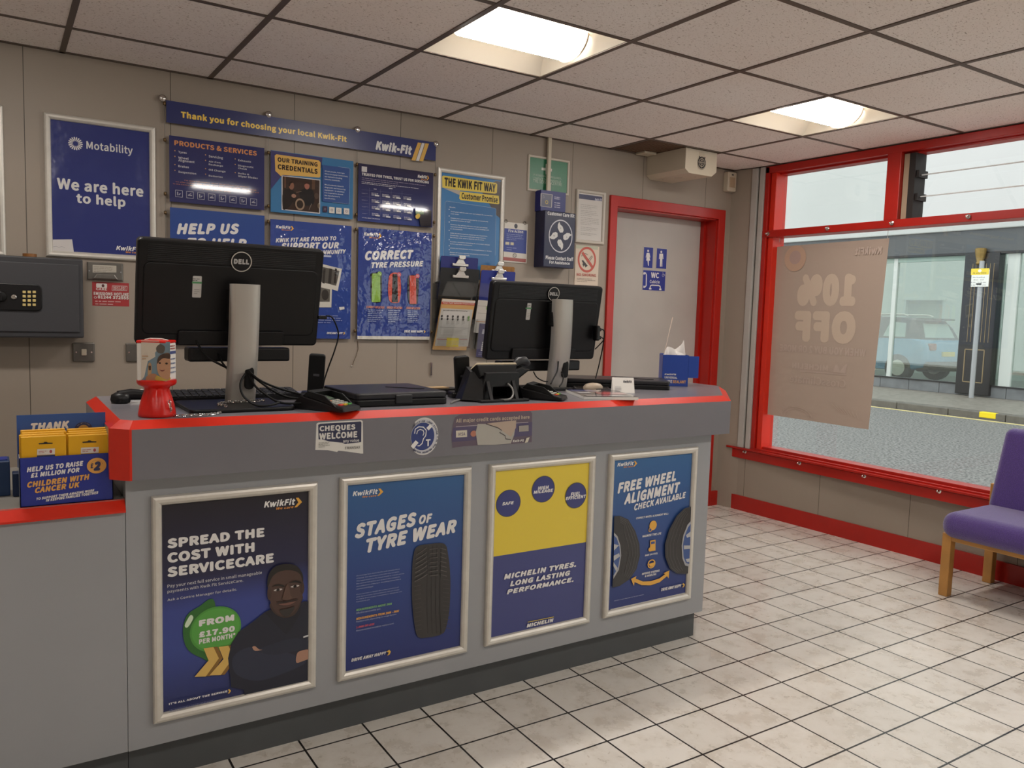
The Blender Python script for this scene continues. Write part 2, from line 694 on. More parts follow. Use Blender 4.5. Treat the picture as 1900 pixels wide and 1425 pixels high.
def ceiling_material():
    m = mat('mineral_fibre_ceiling_tile', 'b5a498', rough=.9, spec=.1)
    N, L, p = nodes_of(m)
    tc = N.new('ShaderNodeTexCoord')
    mp = N.new('ShaderNodeMapping'); mp.inputs['Scale'].default_value = (1, 1.8, 1)
    L.new(tc.outputs['Object'], mp.inputs[0])
    n = N.new('ShaderNodeTexNoise'); n.inputs['Scale'].default_value = 95; n.inputs['Detail'].default_value = 3; n.inputs['Distortion'].default_value = .8
    L.new(mp.outputs[0], n.inputs['Vector'])
    r = N.new('ShaderNodeValToRGB')
    r.color_ramp.elements[0].position = .3; r.color_ramp.elements[0].color = lin('a9988c')
    r.color_ramp.elements[1].position = .4; r.color_ramp.elements[1].color = lin('f8f2ee')
    L.new(n.outputs['Fac'], r.inputs[0])
    n3 = N.new('ShaderNodeTexNoise'); n3.inputs['Scale'].default_value = 1.6
    L.new(tc.outputs['Object'], n3.inputs['Vector'])
    r3 = N.new('ShaderNodeValToRGB')
    r3.color_ramp.elements[0].position = .3; r3.color_ramp.elements[0].color = (.97, .94, .92, 1)
    r3.color_ramp.elements[1].position = .7; r3.color_ramp.elements[1].color = (1, 1, 1, 1)
    L.new(n3.outputs['Fac'], r3.inputs[0])
    x = N.new('ShaderNodeMix'); x.data_type = 'RGBA'; x.blend_type = 'MULTIPLY'; x.inputs[0].default_value = 1
    L.new(r.outputs[0], x.inputs[6]); L.new(r3.outputs[0], x.inputs[7])
    L.new(x.outputs[2], p.inputs['Base Color'])
    b = N.new('ShaderNodeBump'); b.inputs['Strength'].default_value = .6; b.inputs['Distance'].default_value = .003
    L.new(n.outputs['Fac'], b.inputs['Height'])
    L.new(b.outputs[0], p.inputs['Normal'])
    return m


# ------------------------------------------------------------------ room shell
YB, XW, CZ = 4.0, 4.42, 2.38          # back wall, window wall, ceiling
XL, YF = -2.2, -3.4                   # the walls behind the viewer
b = MB(); b.box(XL, 4.6, YF, 4.3, -.06, 0, floor_material()); struct(b, 'floor')
b = MB()
DX0, DX1, DZ = 3.325, 4.245, 2.035    # door opening
for x0, x1, z0, z1 in ((XL, DX0, 0, 2.75), (DX1, 4.6, 0, 2.75), (DX0, DX1, DZ, 2.75)):
    b.box(x0, x1, YB, YB + .2, z0, z1, M_WALL)
struct(b, 'wall_back')
M_PALE = mat('pale_bounce_wall', 'dcd6cc', rough=.7)  # unseen walls, made pale to bounce more light
b = MB(); b.box(XL - .1, XL, YF, 4.2, 0, 2.75, M_PALE); struct(b, 'wall_left')
b = MB(); b.box(XL - .1, 4.6, YF - .1, YF, 0, 2.75, M_PALE); struct(b, 'wall_front')
# window wall: pier beside the corner, panel under the sill, wall nearer than the window
WY0, WY1 = .15, 3.79                  # window runs from WY0 to WY1
b = MB()
b.prism([(4.37, YB), (4.405, 3.82), (4.6, 3.79), (4.6, YB)], 0, 2.75, M_WALLR, 'xy')
b.prism([(4.402, 3.84), (4.47, 2.2), (4.47, -.1), (4.6, -.1), (4.6, 3.84)], 0, .40, M_WALLR, 'xy')
b.box(4.42, 4.6, -.1, WY0, .40, 2.75, M_WALLR)
b.box(4.42, 4.6, YF, -3.1, 0, 2.75, M_WALLR)
b.box(4.42, 4.6, -3.1, -.1, 2.25, 2.75, M_WALLR)
b.box(4.42, 4.6, WY0, WY1 + .02, 2.40, 2.75, M_WALLR)
struct(b, 'wall_right')

# suspended ceiling: tiles on a dark grid, cells left open for lights and the vent
GX, GY, GP, GQ = .264, 4.229, .598, .602
LIGHT_CELLS = [(2, 2), (5, 2), (2, 6), (5, 6), (-1, 2), (-1, 6)]     # column, row of the far edge; last two are unseen, added lamps
VENT_CELL = (5, 0)


def cell(cx, r):
    return GX + GP * cx, GX + GP * (cx + 1), GY - GQ * (r + 1), GY - GQ * r


M_CEIL = ceiling_material()
M_GRID = mat('ceiling_grid_bar', '5d5046', rough=.5)
b = MB()
for cx in range(-5, 8):
    for r in range(0, 14):
        if (cx, r) in LIGHT_CELLS or (cx, r) == VENT_CELL:
            continue
        x0, x1, y0, y1 = cell(cx, r)
        x0, x1, y0, y1 = max(x0, XL), min(x1, 4.44), max(y0, YF), min(y1, YB)
        if x1 - x0 < .02 or y1 - y0 < .02:
            continue
        b.box(x0 + .004, x1 - .004, y0 + .004, y1 - .004, CZ, CZ + .016, M_CEIL)
ceil_o = struct(b, 'ceiling')
b = MB()
for k in range(-4, 8):
    x = GX + GP * k
    b.box(x - .011, x + .011, YF, YB, CZ - .004, CZ + .03, M_GRID)
for r in range(1, 13):
    y = GY - GQ * r
    b.box(XL, 4.44, y - .0105, y + .0105, CZ - .003, CZ + .03, M_GRID)
b.box(XL, 4.37, YB - .02, YB, CZ - .004, CZ + .02, M_GRID)
b.prism([(4.36, YB), (4.40, 3.8), (4.40, YF), (4.43, YF), (4.43, YB)], CZ - .004, CZ + .02, M_GRID, 'xy')
struct(b, 'ceiling_trim')
b = MB(); b.box(XL, 4.6, YF, 4.2, 2.72, 2.76, mat('dark_void', '2a2622', rough=.9)); struct(b, 'ceiling_slab')

# ceiling lights
M_REFL = mat('white_reflector', 'cdc5b6', rough=.4)
M_LAMP = mat('lit_diffuser', 'fff9f2', rough=.5, emit=LAMP)
M_LAMPS = mat('lit_diffuser_side', 'fff9f2', rough=.5, emit=3.6)
LIGHT_LABEL = {(2, 2): 'recessed ceiling light above the front of the counter', (5, 2): 'recessed ceiling light close to the window',
               (2, 6): 'ceiling light behind the viewer over the waiting area', (5, 6): 'ceiling light behind the viewer beside the window wall',
               (-1, 2): 'added unseen ceiling light over the end of the lower counter', (-1, 6): 'added unseen ceiling light behind the viewer at the far wall'}
for c in LIGHT_CELLS:
    x0, x1, y0, y1 = cell(*c)
    x0 += .013; x1 -= .013; y0 += .012; y1 -= .012
    t = thing('ceiling_light', LIGHT_LABEL[c], 'light', ((x0 + x1) / 2, (y0 + y1) / 2, CZ), 'recessed ceiling lights')
    b = MB()
    # tray of two curved reflector wings, end plates
    ym = (y0 + y1) / 2
    n = 10
    for s in (-1, 1):
        rows = []
        for i in range(n + 1):
            f = i / n
            yy = ym + s * (.29 - .2 * f)
            zz = CZ + .09 * math.sin(f * PI / 2)
            rows.append([(x0, yy, zz), (x1, yy, zz)])
        b.grid(rows, M_REFL)
    b.box(x0, x1, y0, y1, CZ + .092, CZ + .1, M_REFL)
    for xx, k in ((x0, 1), (x1, -1)):
        b.add([(xx, y0, CZ), (xx, y1, CZ), (xx + k * .07, y1 - .1, CZ + .09), (xx + k * .07, y0 + .1, CZ + .09)], [(0, 1, 2, 3)], M_REFL)
    b.build('reflector', t)
    b = MB()
    pts = [(ym - .112 * math.cos(PI * i / 16), CZ + .068 - .078 * math.sin(PI * i / 16)) for i in range(17)]
    for i in range(16):
        (ya, za), (yb_, zb_) = pts[i], pts[i + 1]
        b.add([(x0 + .03, ya, za), (x1 - .05, ya, za), (x1 - .05, yb_, zb_), (x0 + .03, yb_, zb_)], [(0, 1, 2, 3)], M_LAMP if 5 <= i <= 10 else M_LAMPS, True)
    for xx in (x0 + .03, x1 - .05):
        b.prism([(ym + (y - ym) * .97, CZ + .068 + (z - CZ - .068) * .97) for y, z in pts], xx - .001, xx + .001, M_LAMPS, 'yz')
    b.build('diffuser', t)
    b = MB()
    xx = x1 - .05
    b.tube([(xx, ym - .115 * math.cos(PI * i / 16), CZ + .068 - .081 * math.sin(PI * i / 16)) for i in range(17)], .0035, mat('lamp_end_rim', 'a8967f', rough=.5), 6)
    b.build('end_cap', t)

# ------------------------------------------------------------------ skirting
b = MB()
b.prism([(4.39, 3.985), (4.436, 2.87), (4.4515, 2.5), (4.4655, 2.5), (4.45, 2.87), (4.404, 3.985)], 0, .105, M_RED, 'xy')
b.prism([(4.4515, 2.5), (4.455, 1.83), (4.469, 1.83), (4.4655, 2.5)], 0, .105, M_RED, 'xy')
struct(b, 'baseboard_right')
b = MB(); b.prism([(4.455, 1.83), (4.455, -.1), (4.469, -.1), (4.469, 1.83)], 0, .105, mat('grey_skirting', '5a554f', rough=.5), 'xy'); struct(b, 'trim_1')
b = MB()
b.box(XL, 3.27, YB - .015, YB, 0, .105, M_RED)
b.box(4.305, 4.385, YB - .015, YB, 0, .105, M_RED)
struct(b, 'baseboard_back')

# ------------------------------------------------------------------ door to the washroom
t = thing('door_1', 'grey washroom door in a red painted frame in the back wall', 'door', (3.79, YB, 0))
t['kind'] = 'structure'
b = MB(); b.box(DX0 + .012, DX1 - .012, YB + .13, YB + .17, .008, DZ - .012, M_DOOR, .002)
b.build('door_leaf', t)
b = MB()
for x0, x1, z0, z1 in ((3.272, DX0 + .004, 0, 2.097), (DX1 - .004, 4.305, 0, 2.097), (DX0, DX1, DZ - .004, 2.097)):
    b.box(x0, x1, YB - .018, YB + .004, z0, z1, M_RED, .003)
b.box(DX0, DX0 + .012, YB, YB + .2, 0, DZ, M_RED)
b.box(DX1 - .012, DX1, YB, YB + .2, 0, DZ, M_RED)
b.box(DX0, DX1, YB, YB + .2, DZ - .012, DZ, M_RED)
b.box(DX1 - .03, DX1 - .012, YB + .095, YB + .128, 0, DZ - .012, M_RED)
b.box(DX0 + .012, DX0 + .03, YB + .172, YB + .2, 0, DZ - .012, M_RED)
b.build('door_frame', t)

# ------------------------------------------------------------------ shop window
M_WTRIM = mat('pale_grey_window_post', 'b9b6b0', rough=.4, noise_amt=.1, nscale=6)
M_GAP = mat('dark_rubber_seal', '1d1512', rough=.7)
t = thing('window_1', 'red framed shop window facing the street', 'window', (XW, 2.0, .42))
t['kind'] = 'structure'
win = t
b = MB()
SY0, SY1 = WY0, 3.735
# stile with its dark joint
b.box(4.40, 4.47, 3.702, SY1, .44, 2.37, M_RED, .003)
b.box(4.44, 4.47, 3.694, 3.704, .44, 2.37, M_GAP)
b.box(4.415, 4.53, 3.655, 3.696, .44, 2.37, M_REDLAM, .003)
# head, transom, mullion, end post
b.box(4.40, 4.47, SY0, SY1, 2.327, 2.372, M_RED, .003)
b.box(4.45, 4.53, SY0, SY1, 2.316, 2.34, M_RED, .002)
b.box(4.398, 4.53, SY0, SY1, 1.900, 1.946, M_RED, .003)
b.box(4.40, 4.53, 2.765, 2.85, 1.946, 2.33, M_RED, .003)
b.box(4.40, 4.53, SY0 - .01, SY0 + .06, .44, 2.37, M_RED, .003)
# bottom rail steps
b.box(4.43, 4.53, SY0, SY1, .44, .475, M_RED, .003)
b.box(4.405, 4.435, SY0, SY1, .44, .458, M_RED, .003)
b.build('window_frame', t)
b = MB()
b.prism([(4.376, .447), (4.47, .447), (4.47, .405), (4.395, .405), (4.395, .43), (4.376, .436)], WY0, 3.93, M_RED, 'xz')
b.prism([(3.915, .43), (3.885, .372), (WY0, .372), (WY0, .43)], 4.392, 4.405, M_RED, 'yz')
b.build('window_sill', t)
b = MB()
b.box(4.385, 4.42, 3.79, 3.838, .447, 2.372, M_WTRIM, .003)
b.box(4.40, 4.42, 3.774, 3.79, .447, 2.372, mat('dark_joint', '5b5750', rough=.6))
b.box(4.39, 4.42, 3.738, 3.774, .447, 2.372, M_WTRIM, .003)
b.build('window_post', t)
b = MB()
b.box(4.497, 4.503, SY0 + .05, 3.66, .47, 1.905, GLASS)
b.box(4.497, 4.503, 2.84, 3.66, 1.94, 2.33, GLASS)
b.build('window_pane', t)
# louvre light: channels and blades
b = MB()
b.box(4.43, 4.53, 2.725, 2.762, 1.946, 2.318, mat('louvre_seal', 'a48e76', rough=.6))
b.box(4.425, 4.53, 2.69, 2.727, 1.946, 2.318, M_GAP)
for z in (2.07, 2.2):
    b.box(4.44, 4.53, 2.675, 2.69, z - .02, z + .02, M_GAP)
b.build('louvre_channel', t)
b = MB()
M_EDGE = mat('ground_glass_edge', 'd9dede', rough=.4)
for i in range(3):
    z0 = 1.95 + i * .122
    b.add([(4.47, SY0 + .06, z0), (4.47, 2.69, z0), (4.515, 2.69, z0 + .128), (4.515, SY0 + .06, z0 + .128)], [(0, 1, 2, 3)], GLASS)
    if i:
        b.box(4.467, 4.473, SY0 + .06, 2.69, z0 - .003, z0 + .003, M_EDGE)
b.build('louvre_blade', t)
for px, py in ((1425, 434), (1536, 424), (1655, 414), (1797, 402), (1383, 838), (1484, 859), (1604, 883), (1743, 911)):
    p = atX(px, py, 4.396)
    b = MB()
    b.lathe([(.012, 4.398), (.013, 4.392), (.006, 4.389), (.0055, 4.372), (.002, 4.369)], M_CHROME, (0, p.y, p.z), 16, axis='x')
    b.build('fixing_stud', t)

b = MB()
for y0, y1, z0, z1 in ((-3.1, -3.03, 0, 2.25), (-.17, -.1, 0, 2.25), (-1.64, -1.56, 0, 2.25), (-3.1, -.1, 2.18, 2.25), (-3.1, -.1, 0, .1)):
    b.box(4.44, 4.52, y0, y1, z0, z1, M_RED, .003)
w2 = struct(b, 'added_window_2')  # unseen glazed opening, added to let in more daylight
b = MB(); b.box(4.477, 4.483, -3.03, -.17, .1, 2.18, GLASS); struct(b, 'window_pane', w2)

b = MB(); b.box(4.535, 4.68, 3.782, 3.81, .3, 2.5, mat('white_outer_reveal', 'd6d6d2', rough=.7)); b.box(4.605, 4.68, 3.81, 4.6, .0, 2.9, mat('white_outer_reveal', 'd6d6d2', rough=.7)); struct(b, 'trim_2')

# hanging sale banner seen from the back, print shows through mirrored
t = thing('hanging_banner', 'brown backlit sale banner with mirrored ten percent off lettering hanging in the window', 'banner', (4.47, 3.25, .69))
M_BAN = mat('banner_vinyl_back', 'b3a093', rough=.6)
N, L, p = nodes_of(M_BAN)
tr = N.new('ShaderNodeBsdfTranslucent'); tr.inputs[0].default_value = lin('a08b7c')
mx = N.new('ShaderNodeMixShader'); mx.inputs[0].default_value = .22
out = [n for n in N if n.type == 'OUTPUT_MATERIAL'][0]
L.new(p.outputs[0], mx.inputs[1]); L.new(tr.outputs[0], mx.inputs[2]); L.new(mx.outputs[0], out.inputs[0])
BO, BX = Vector((4.462, 0, 0)), 4.462
pr = Print(BO, (0, -1, 0), (0, 0, 1), gloss=.6).crop(1340, 220, 3.3929)
c = [atX(px, py, BX) for px, py in ((1440, 458), (1650, 442), (1609, 797), (1418, 768))]
rows = []
for i in range(13):
    f = i / 12
    l_ = c[0].lerp(c[3], f); r_ = c[1].lerp(c[2], f)
    rows.append([Vector((BX + .001 + (.012 * max(0, g - .9) * 10 if g > .9 else 0) * f, l_.lerp(r_, g).y, l_.lerp(r_, g).z)) for g in [k / 10 for k in range(11)]])
pr.mb.grid(rows, M_BAN)
BL = 'c9b39c'
BL2 = 'c0a892'
BL3 = 'bba597'
pr.k = 1
pr.text('10%', (468, 1180), (850, 972), BL, b=.10, flip=True, res=4)
pr.text('OFF', (448, 1403), (848, 1213), BL, b=.10, flip=True, res=4)
pr.crop(1340, 560, 3.3929)
pr.text('WHEN YOU BUY 2 OR MORE', (362, 311), (905, 297), BL3, b=.05, flip=True)
pr.text('MICHELIN', (440, 417), (668, 399), BL3, b=.06, flip=True)
pr.line([(490, 436), (780, 458)], .008, BL3)
pr.text('CrossClimate', (425, 505), (780, 488), BL3, b=.02, flip=True)
pr.poly([(700, 442), (712, 400), (726, 392), (742, 440), (768, 400), (790, 388), (775, 452)], BL3)
for rr in (1.0, .8):
    pr.line([(470 - 95 * rr * math.cos(a), 722 - 60 * rr * math.sin(a) + (470 - 95 * rr * math.cos(a) - 470) * .13) for a in [k * PI / 12 for k in range(13)]], .004, 'bba393')
for i in range(7):
    pr.line([(690 + i * 26, 640 + i * 10), (740 + i * 20, 690 + i * 8)], .003, 'bba393')
pr.crop(1340, 220, 3.3929)
u, v = pr.uv((462, 880))
pr.ring(u, v, .085, .085, 'c39c80')
pr.ring(u, v + .006, .045, .045, 'b39488')
pr.arc('10% OFF', u, v, .098, .011, PI * 1.2, PI * 1.75, BL2, inside=True)
u0, v0 = pr.uv((820, 862)); u1, v1 = pr.uv((1010, 800))
pr.text('KwikFit', (u0 + .02, v0), (u1, v1), BL3, b=.05, flip=True, px=False)
pr.build('banner_sheet', t)
b = MB()
for px in (1446, 1646):
    p = atX(px, 446, BX)
    b = MB(); b.tube([(BX + .004, p.y, p.z - .01), (BX + .004, p.y, 1.905)], .0012, mat('clear_line', 'c9c6c0', rough=.3), 6)
    b.build('hanging_cord', t)

# ------------------------------------------------------------------ the street
ASPH = mat('wet_tarmac', '8e8d8c', rough=.7, spec=.15, hx2='3c3c3e', nscale=34, bump=.3, bscale=60)
PAVE = mat('wet_paving', '8a847d', rough=.5, spec=.25, noise_amt=.35, nscale=11, bump=.3, bscale=60)
KERB = mat('kerb_stone', '66615b', rough=.5, noise_amt=.25, nscale=10)
YPAINT = mat('yellow_road_paint', 'd9c98c', rough=.6, noise_amt=.2, nscale=15)
b = MB(); b.box(5.9, 13.5, -12, 34, -.25, -.15, ASPH); struct(b, 'road')
b = MB(); b.box(4.69, 5.9, -12, 34, -.25, -.04, mat('pale_bounce_paving', 'd0cbc3', rough=.7, noise_amt=.15, nscale=6)); struct(b, 'pavement_near')  # hidden below the sill, made pale to bounce daylight onto the ceiling
b = MB(); b.box(13.72, 16.5, -12, 34, -.25, -.03, PAVE); struct(b, 'pavement_far')
b = MB()
for k in range(50):
    b.box(13.5, 13.72, -12 + k * .92, -12 + k * .92 + .912, -.25, -.03, KERB, .015)
struct(b, 'kerb')
b = MB(); b.box(13.32, 13.43, -12, 34, -.15, -.146, YPAINT); struct(b, 'road_marking')
b = MB()
p = atX(1832, 772, 13.5)
b.box(13.492, 13.6, p.y - .13, p.y + .13, -.12, -.026, mat('bright_yellow_paint', 'f0d410', rough=.5), .01)
struct(b, 'kerb_marking')

SX = 16.5
t = thing('shop_building', 'white rendered shop building with dark fascia and large display windows across the street', 'building', (SX, 9, 0))
M_RENDER = mat('white_render', 'c0c2c2', rough=.8, noise_amt=.05, nscale=.8)
M_FASC = mat('slate_grey_fascia', '4f5256', rough=.4, noise_amt=.15, nscale=1.5)
M_SBLK = mat('black_shopfront_paint', '1c1b1e', rough=.3)
M_GOLD = mat('gilded_line', '8d7a5c', rough=.4, metal=.2)
M_STONE = mat('grey_stone_riser', '74777b', rough=.4, noise_amt=.3, nscale=4)
M_MINT = mat('pale_mint_wall', 'c2cec8', rough=.7, noise_amt=.06, nscale=2)
zt = 2.81
b = MB(); b.box(SX, SX + .4, -8, 32, 3.33, 9.5, M_RENDER)
b.box(SX - .12, SX + .1, -8, 32, 3.27, 3.42, M_RENDER, .02)
b.box(SX - .01, SX, 10.2, 10.22, 3.4, 9.5, mat('render_crack', 'c4c5c5', rough=.9))
b.build('upper_wall', t)
b = MB(); b.box(SX - .06, SX + .1, -8, 32, zt, 3.28, M_FASC, .01)
b.box(SX - .08, SX + .1, -8, 32, zt - .03, zt + .02, M_SBLK, .005)
b.build('fascia', t)
b = MB()
for k in range(60):
    b.box(SX - .02, SX + .2, -8 + k * .66, -8 + k * .66 + .652, -.03, .19, M_STONE, .006)
b.build('stall_riser', t)
b = MB(); b.box(SX - .05, SX + .1, -8, 32, .185, .215, M_SBLK, .004); b.build('shop_sill', t)
yl, yr = atX(1786, 600, SX).y, atX(1850, 600, SX).y
b = MB(); b.box(SX - .1, SX + .12, yr, yl, .0, zt, M_SBLK, .01)
for px in (1797, 1803, 1822, 1829, 1836):
    y = atX(px, 600, SX - .1).y
    b.box(SX - .106, SX - .1, y - .005, y + .005, 1.05, 2.6, M_GOLD)
for f in (.22, .78):
    y = yr + (yl - yr) * f
    b.box(SX - .106, SX - .1, y - .01, y + .01, .25, .9, M_GOLD)
for z in (.25, .9):
    b.box(SX - .106, SX - .1, yr + (yl - yr) * .22, yr + (yl - yr) * .78, z - .01, z + .01, M_GOLD)
b.build('pilaster', t)
pc = atX(1821, 476, SX - .1)
b = MB(); b.lathe([(.05, pc.z - .17), (.075, pc.z - .14), (.06, pc.z - .1), (.085, pc.z), (.10, pc.z + .1), (.105, pc.z + .15), (.08, pc.z + .16)], mat('gilded_capital', '8f7644', rough=.4, metal=.4, bump=1, bscale=40), (SX - .14, pc.y, 0), 12)
b.build('capital', t)
SG = glass_mat('shop_glass', 'e8eeea', .14)
for nm, y0, y1 in (('display_pane', yl, 25), ('display_pane', -8, yr)):
    b = MB(); b.box(SX + .03, SX + .04, y0, y1, .2, zt, SG); b.build(nm, t)
yp = atX(1655, 600, SX).y
for y, w_ in ((yp, .045), (yr - .22, .11), (yp + 3.4, .05)):
    b = MB(); b.box(SX - .01, SX + .06, y - w_, y + w_, .2, zt, mat('white_mullion', 'c9cecb', rough=.4), .005); b.build('mullion', t)
b = MB()
IX = 22.6
ny0, ny1 = atX(1748, 575, IX).y, atX(1680, 575, IX).y
nz0, nz1 = atX(1715, 593, IX).z, atX(1715, 557, IX).z
b.box(IX, IX + .2, -8, ny0, -.03, 5, M_MINT); b.box(IX, IX + .2, ny1, 30, -.03, 5, M_MINT)
b.box(IX, IX + .2, ny0, ny1, -.03, nz0, M_MINT); b.box(IX, IX + .2, ny0, ny1, nz1, 5, M_MINT)
b.box(IX + .18, IX + .3, ny0 - .1, ny1 + .1, nz0 - .1, nz1 + .1, mat('grey_niche_board', 'a3b0a6', rough=.8))
b.box(IX - .03, IX, ny0 - .1, ny1 + .1, nz1, nz1 + .06, M_MINT)
b.build('reflection_wall', t)  # mint wall and niche stand in for the facade reflected in the glass
b = MB(); b.box(SX + .2, IX, -8, 30, -.1, -.03, mat('stand_in_floor', '777b78', rough=.3)); b.build('stand_in_floor', t)  # floor added under the stand-in car
b = MB(); b.box(16.0 + .5, 16.56, yl + .02, 25, zt - .12, zt - .02, mat('blind_pelmet', '9fb3ab', rough=.7)); b.build('blind_pelmet', t)

# car built behind the shop glass to stand in for a reflection
cy0, cx0 = 10.62, 18.5
t = thing('car', 'light blue car with a dark roof standing in for a reflection in the shop window opposite', 'car', (cx0 + .9, cy0 + 2.05, -.03))
M_CARB = mat('light_blue_car_paint', '5f9bc2', rough=.25, coat=.6)
M_CGL = mat('dark_car_glass', '2c3638', rough=.08, spec=.8)
M_CBLK = mat('black_car_trim', '26282a', rough=.5)


def car_loft(prof, xs, m, mb):
    """side outlines (y,z) at several widths"""
    mb.grid([[(x, cy0 + y, z) for y, z in pr_] for x, pr_ in zip(xs, prof)], m, True, close=True)


def scaled(pf, s, cz, dz=0):
    return [(2.05 + (y - 2.05) * s, cz + (z - cz) * s + dz) for y, z in pf]


body = [(0.05, .35), (0.0, .55), (.02, .82), (.1, 1.0), (.25, 1.03), (1.3, 1.02), (2.9, 1.0), (3.7, .93), (4.02, .8), (4.1, .55), (4.05, .33), (3.6, .25), (2, .22), (.5, .25)]
b = MB()
car_loft([scaled(body, .94, .6), scaled(body, .985, .6), body, body, scaled(body, .985, .6), scaled(body, .94, .6)],
         [cx0, cx0 + .05, cx0 + .14, cx0 + 1.66, cx0 + 1.75, cx0 + 1.8], M_CARB, b)
b.build('car_body', t)
cab = [(.2, 1.0), (.34, 1.3), (.5, 1.47), (.8, 1.53), (1.9, 1.55), (2.4, 1.5), (3.1, 1.02), (3.0, .98)]
b = MB()
ccx = cx0 + .9


def cabrow(x, zs):
    return [(x + (ccx - x) * .22 * max(0, (z - 1.0) / .55), cy0 + y, z * zs) for y, z in cab]


b.grid([cabrow(cx0 + .06, 1), cabrow(cx0 + .12, 1.003), cabrow(cx0 + 1.68, 1.003), cabrow(cx0 + 1.74, 1)], M_CBLK, False, close=True)
b.build('cabin', t)


def carside(y, z):
    x = cx0 + .06
    return (x + (ccx - x) * .22 * max(0, (z - 1.0) / .55) - .006, cy0 + y, z)


for q in ([(.62, 1.06), (.68, 1.4), (1.1, 1.43), (1.2, 1.06)], [(1.3, 1.06), (1.22, 1.43), (1.85, 1.45), (1.95, 1.06)], [(2.05, 1.06), (1.95, 1.45), (2.35, 1.41), (2.85, 1.06)]):
    b = MB(); b.add([carside(*v) for v in q], [(0, 1, 2, 3)], M_CGL if q[0][0] > .7 else mat('pale_car_glass', 'a9bcb6', rough=.1)); b.build('side_window', t)
b = MB()
b.add([(cx0 + .25, cy0 + .215, 1.06), (cx0 + 1.55, cy0 + .215, 1.06), (cx0 + 1.45, cy0 + .365, 1.4), (cx0 + .35, cy0 + .365, 1.4)], [(0, 1, 2, 3)], mat('pale_car_glass', 'a9bcb6', rough=.1))
b.build('rear_window', t)
b = MB(); b.box(ccx - .62, ccx + .62, cy0 + .22, cy0 + .5, 1.49, 1.53, M_CBLK, .015); b.build('rear_spoiler', t)
for sx in (.28, 1.38):
    b = MB(); b.tube([(cx0 + sx + .07, cy0 + .75, 1.57), (cx0 + sx + .07, cy0 + .85, 1.61), (cx0 + sx + .07, cy0 + 2.1, 1.61), (cx0 + sx + .07, cy0 + 2.2, 1.57)], .02, M_ALU); b.build('roof_rail', t)
for sx in (.12, 1.44):
    b = MB(); b.box(cx0 + sx, cx0 + sx + .26, cy0 - .02, cy0 + .12, .76, .93, mat('red_tail_lamp', '9c5a4e', rough=.2), .04, seg=3); b.build('tail_lamp', t)
b = MB(); b.box(ccx - .26, ccx + .26, cy0 - .03, cy0 + .02, .62, .73, mat('yellow_plate', 'd8c25a', rough=.5)); b.build('number_plate', t)
b = MB(); b.box(cx0 + .04, cx0 + 1.76, cy0 - .02, cy0 + .3, .25, .5, M_CBLK, .05); b.build('rear_bumper', t)
for sx in (-.005, 1.6):
    for sy in (.72, 3.3):
        b = MB(); b.lathe([(.2, sx), (.33, sx), (.34, sx + .1), (.33, sx + .2), (.2, sx + .2)], M_CBLK, (cx0, cy0 + sy, .31), 24, axis='x')
        w_ = b.build('wheel', t)
        b = MB(); b.lathe([(.19, sx - .01), (.2, sx + .02), (.05, sx + .05)], M_ALU, (cx0, cy0 + sy, .31), 16, axis='x'); b.build('hub', w_)

# parking sign on a pole
pf = atZ(1802, 738, -.03)
t = thing('street_sign', 'grey street pole with yellow and white loading sign in front of the shop pilaster', 'sign', (pf.x, pf.y, -.03))
b = MB(); b.tube([(pf.x, pf.y, -.03), (pf.x, pf.y, 2.62)], .045, mat('galvanised_pole', 'a3a4a8', rough=.4, metal=.3), 14); b.build('pole', t)
PX = pf.x - .06
pr = Print((PX, 0, 0), (0, -1, 0), (0, 0, 1))
c0, c1 = atX(1801, 532, PX), atX(1836, 500, PX)
pr.mb.box(PX, PX + .01, c1.y, c0.y, c0.z, c1.z, ink('e9e9e6'))
pr.crop(1340, 220, 3.3929)
pr.rect((1565, 985), (1682, 942), 'f2cf12')
pr.text('At any time', (1577, 980), (1664, 966), '3a3a20', b=.02, res=2)
pr.ell((1610, 968), (1634, 948), 'f4f0e0', 12)
pr.para(['No loading', 'Mon - Sat', '8.30 - 9.30 am', '4.30 - 6.00 pm'], (1564, 1054), (1664, 992), '55555a', b=.02, align='C')
pr.build('sign_plate', t)
b = MB()
for z in (c0.z + .05, c1.z - .05):
    b = MB(); b.box(pf.x - .06, pf.x + .05, pf.y - .05, pf.y + .05, z - .012, z + .012, M_ALU); b.build('clamp', t)

# ------------------------------------------------------------------ purple waiting chair
t = thing('waiting_chair', 'low purple fabric waiting chair with beech legs in front of the window', 'chair', (4.15, 1.8, 0))
b = MB()
b.box(3.895, 4.40, 1.49, 2.115, .302, .428, M_PURPLE, .058, seg=6)
for i, v in enumerate(b.v):
    x, y, z = v
    if z > .38:
        b.v[i] = (x, y, z + .012 * max(0, 1 - ((y - 1.8) / .33) ** 2))
b.sm = [True] * len(b.sm)
b.build('seat_cushion', t)
b = MB()
b.box(-.035, .035, 1.51, 2.085, 0, .45, M_PURPLE, .034, seg=6)
for i, (x, y, z) in enumerate(b.v):
    f = z / .45
    k = 1 - .055 * max(0, f - .35) / .65
    b.v[i] = (4.315 + x + .07 * f, 1.7975 + (y - 1.7975) * (k - .05 * max(0, f - .8) / .2), .405 + z * .94)
b.sm = [True] * len(b.sm)
b.build('backrest', t)
for x, y in ((3.94, 2.07), (3.94, 1.54), (4.36, 2.07), (4.36, 1.54)):
    b = MB(); b.box(x, x + .045, y - .0, y + .045, 0, .318, M_WOOD, .004); b.build('leg', t)
b = MB()
b.box(3.945, 3.97, 1.58, 2.075, .282, .318, M_WOOD, .003)
b.box(4.37, 4.395, 1.58, 2.075, .282, .318, M_WOOD, .003)
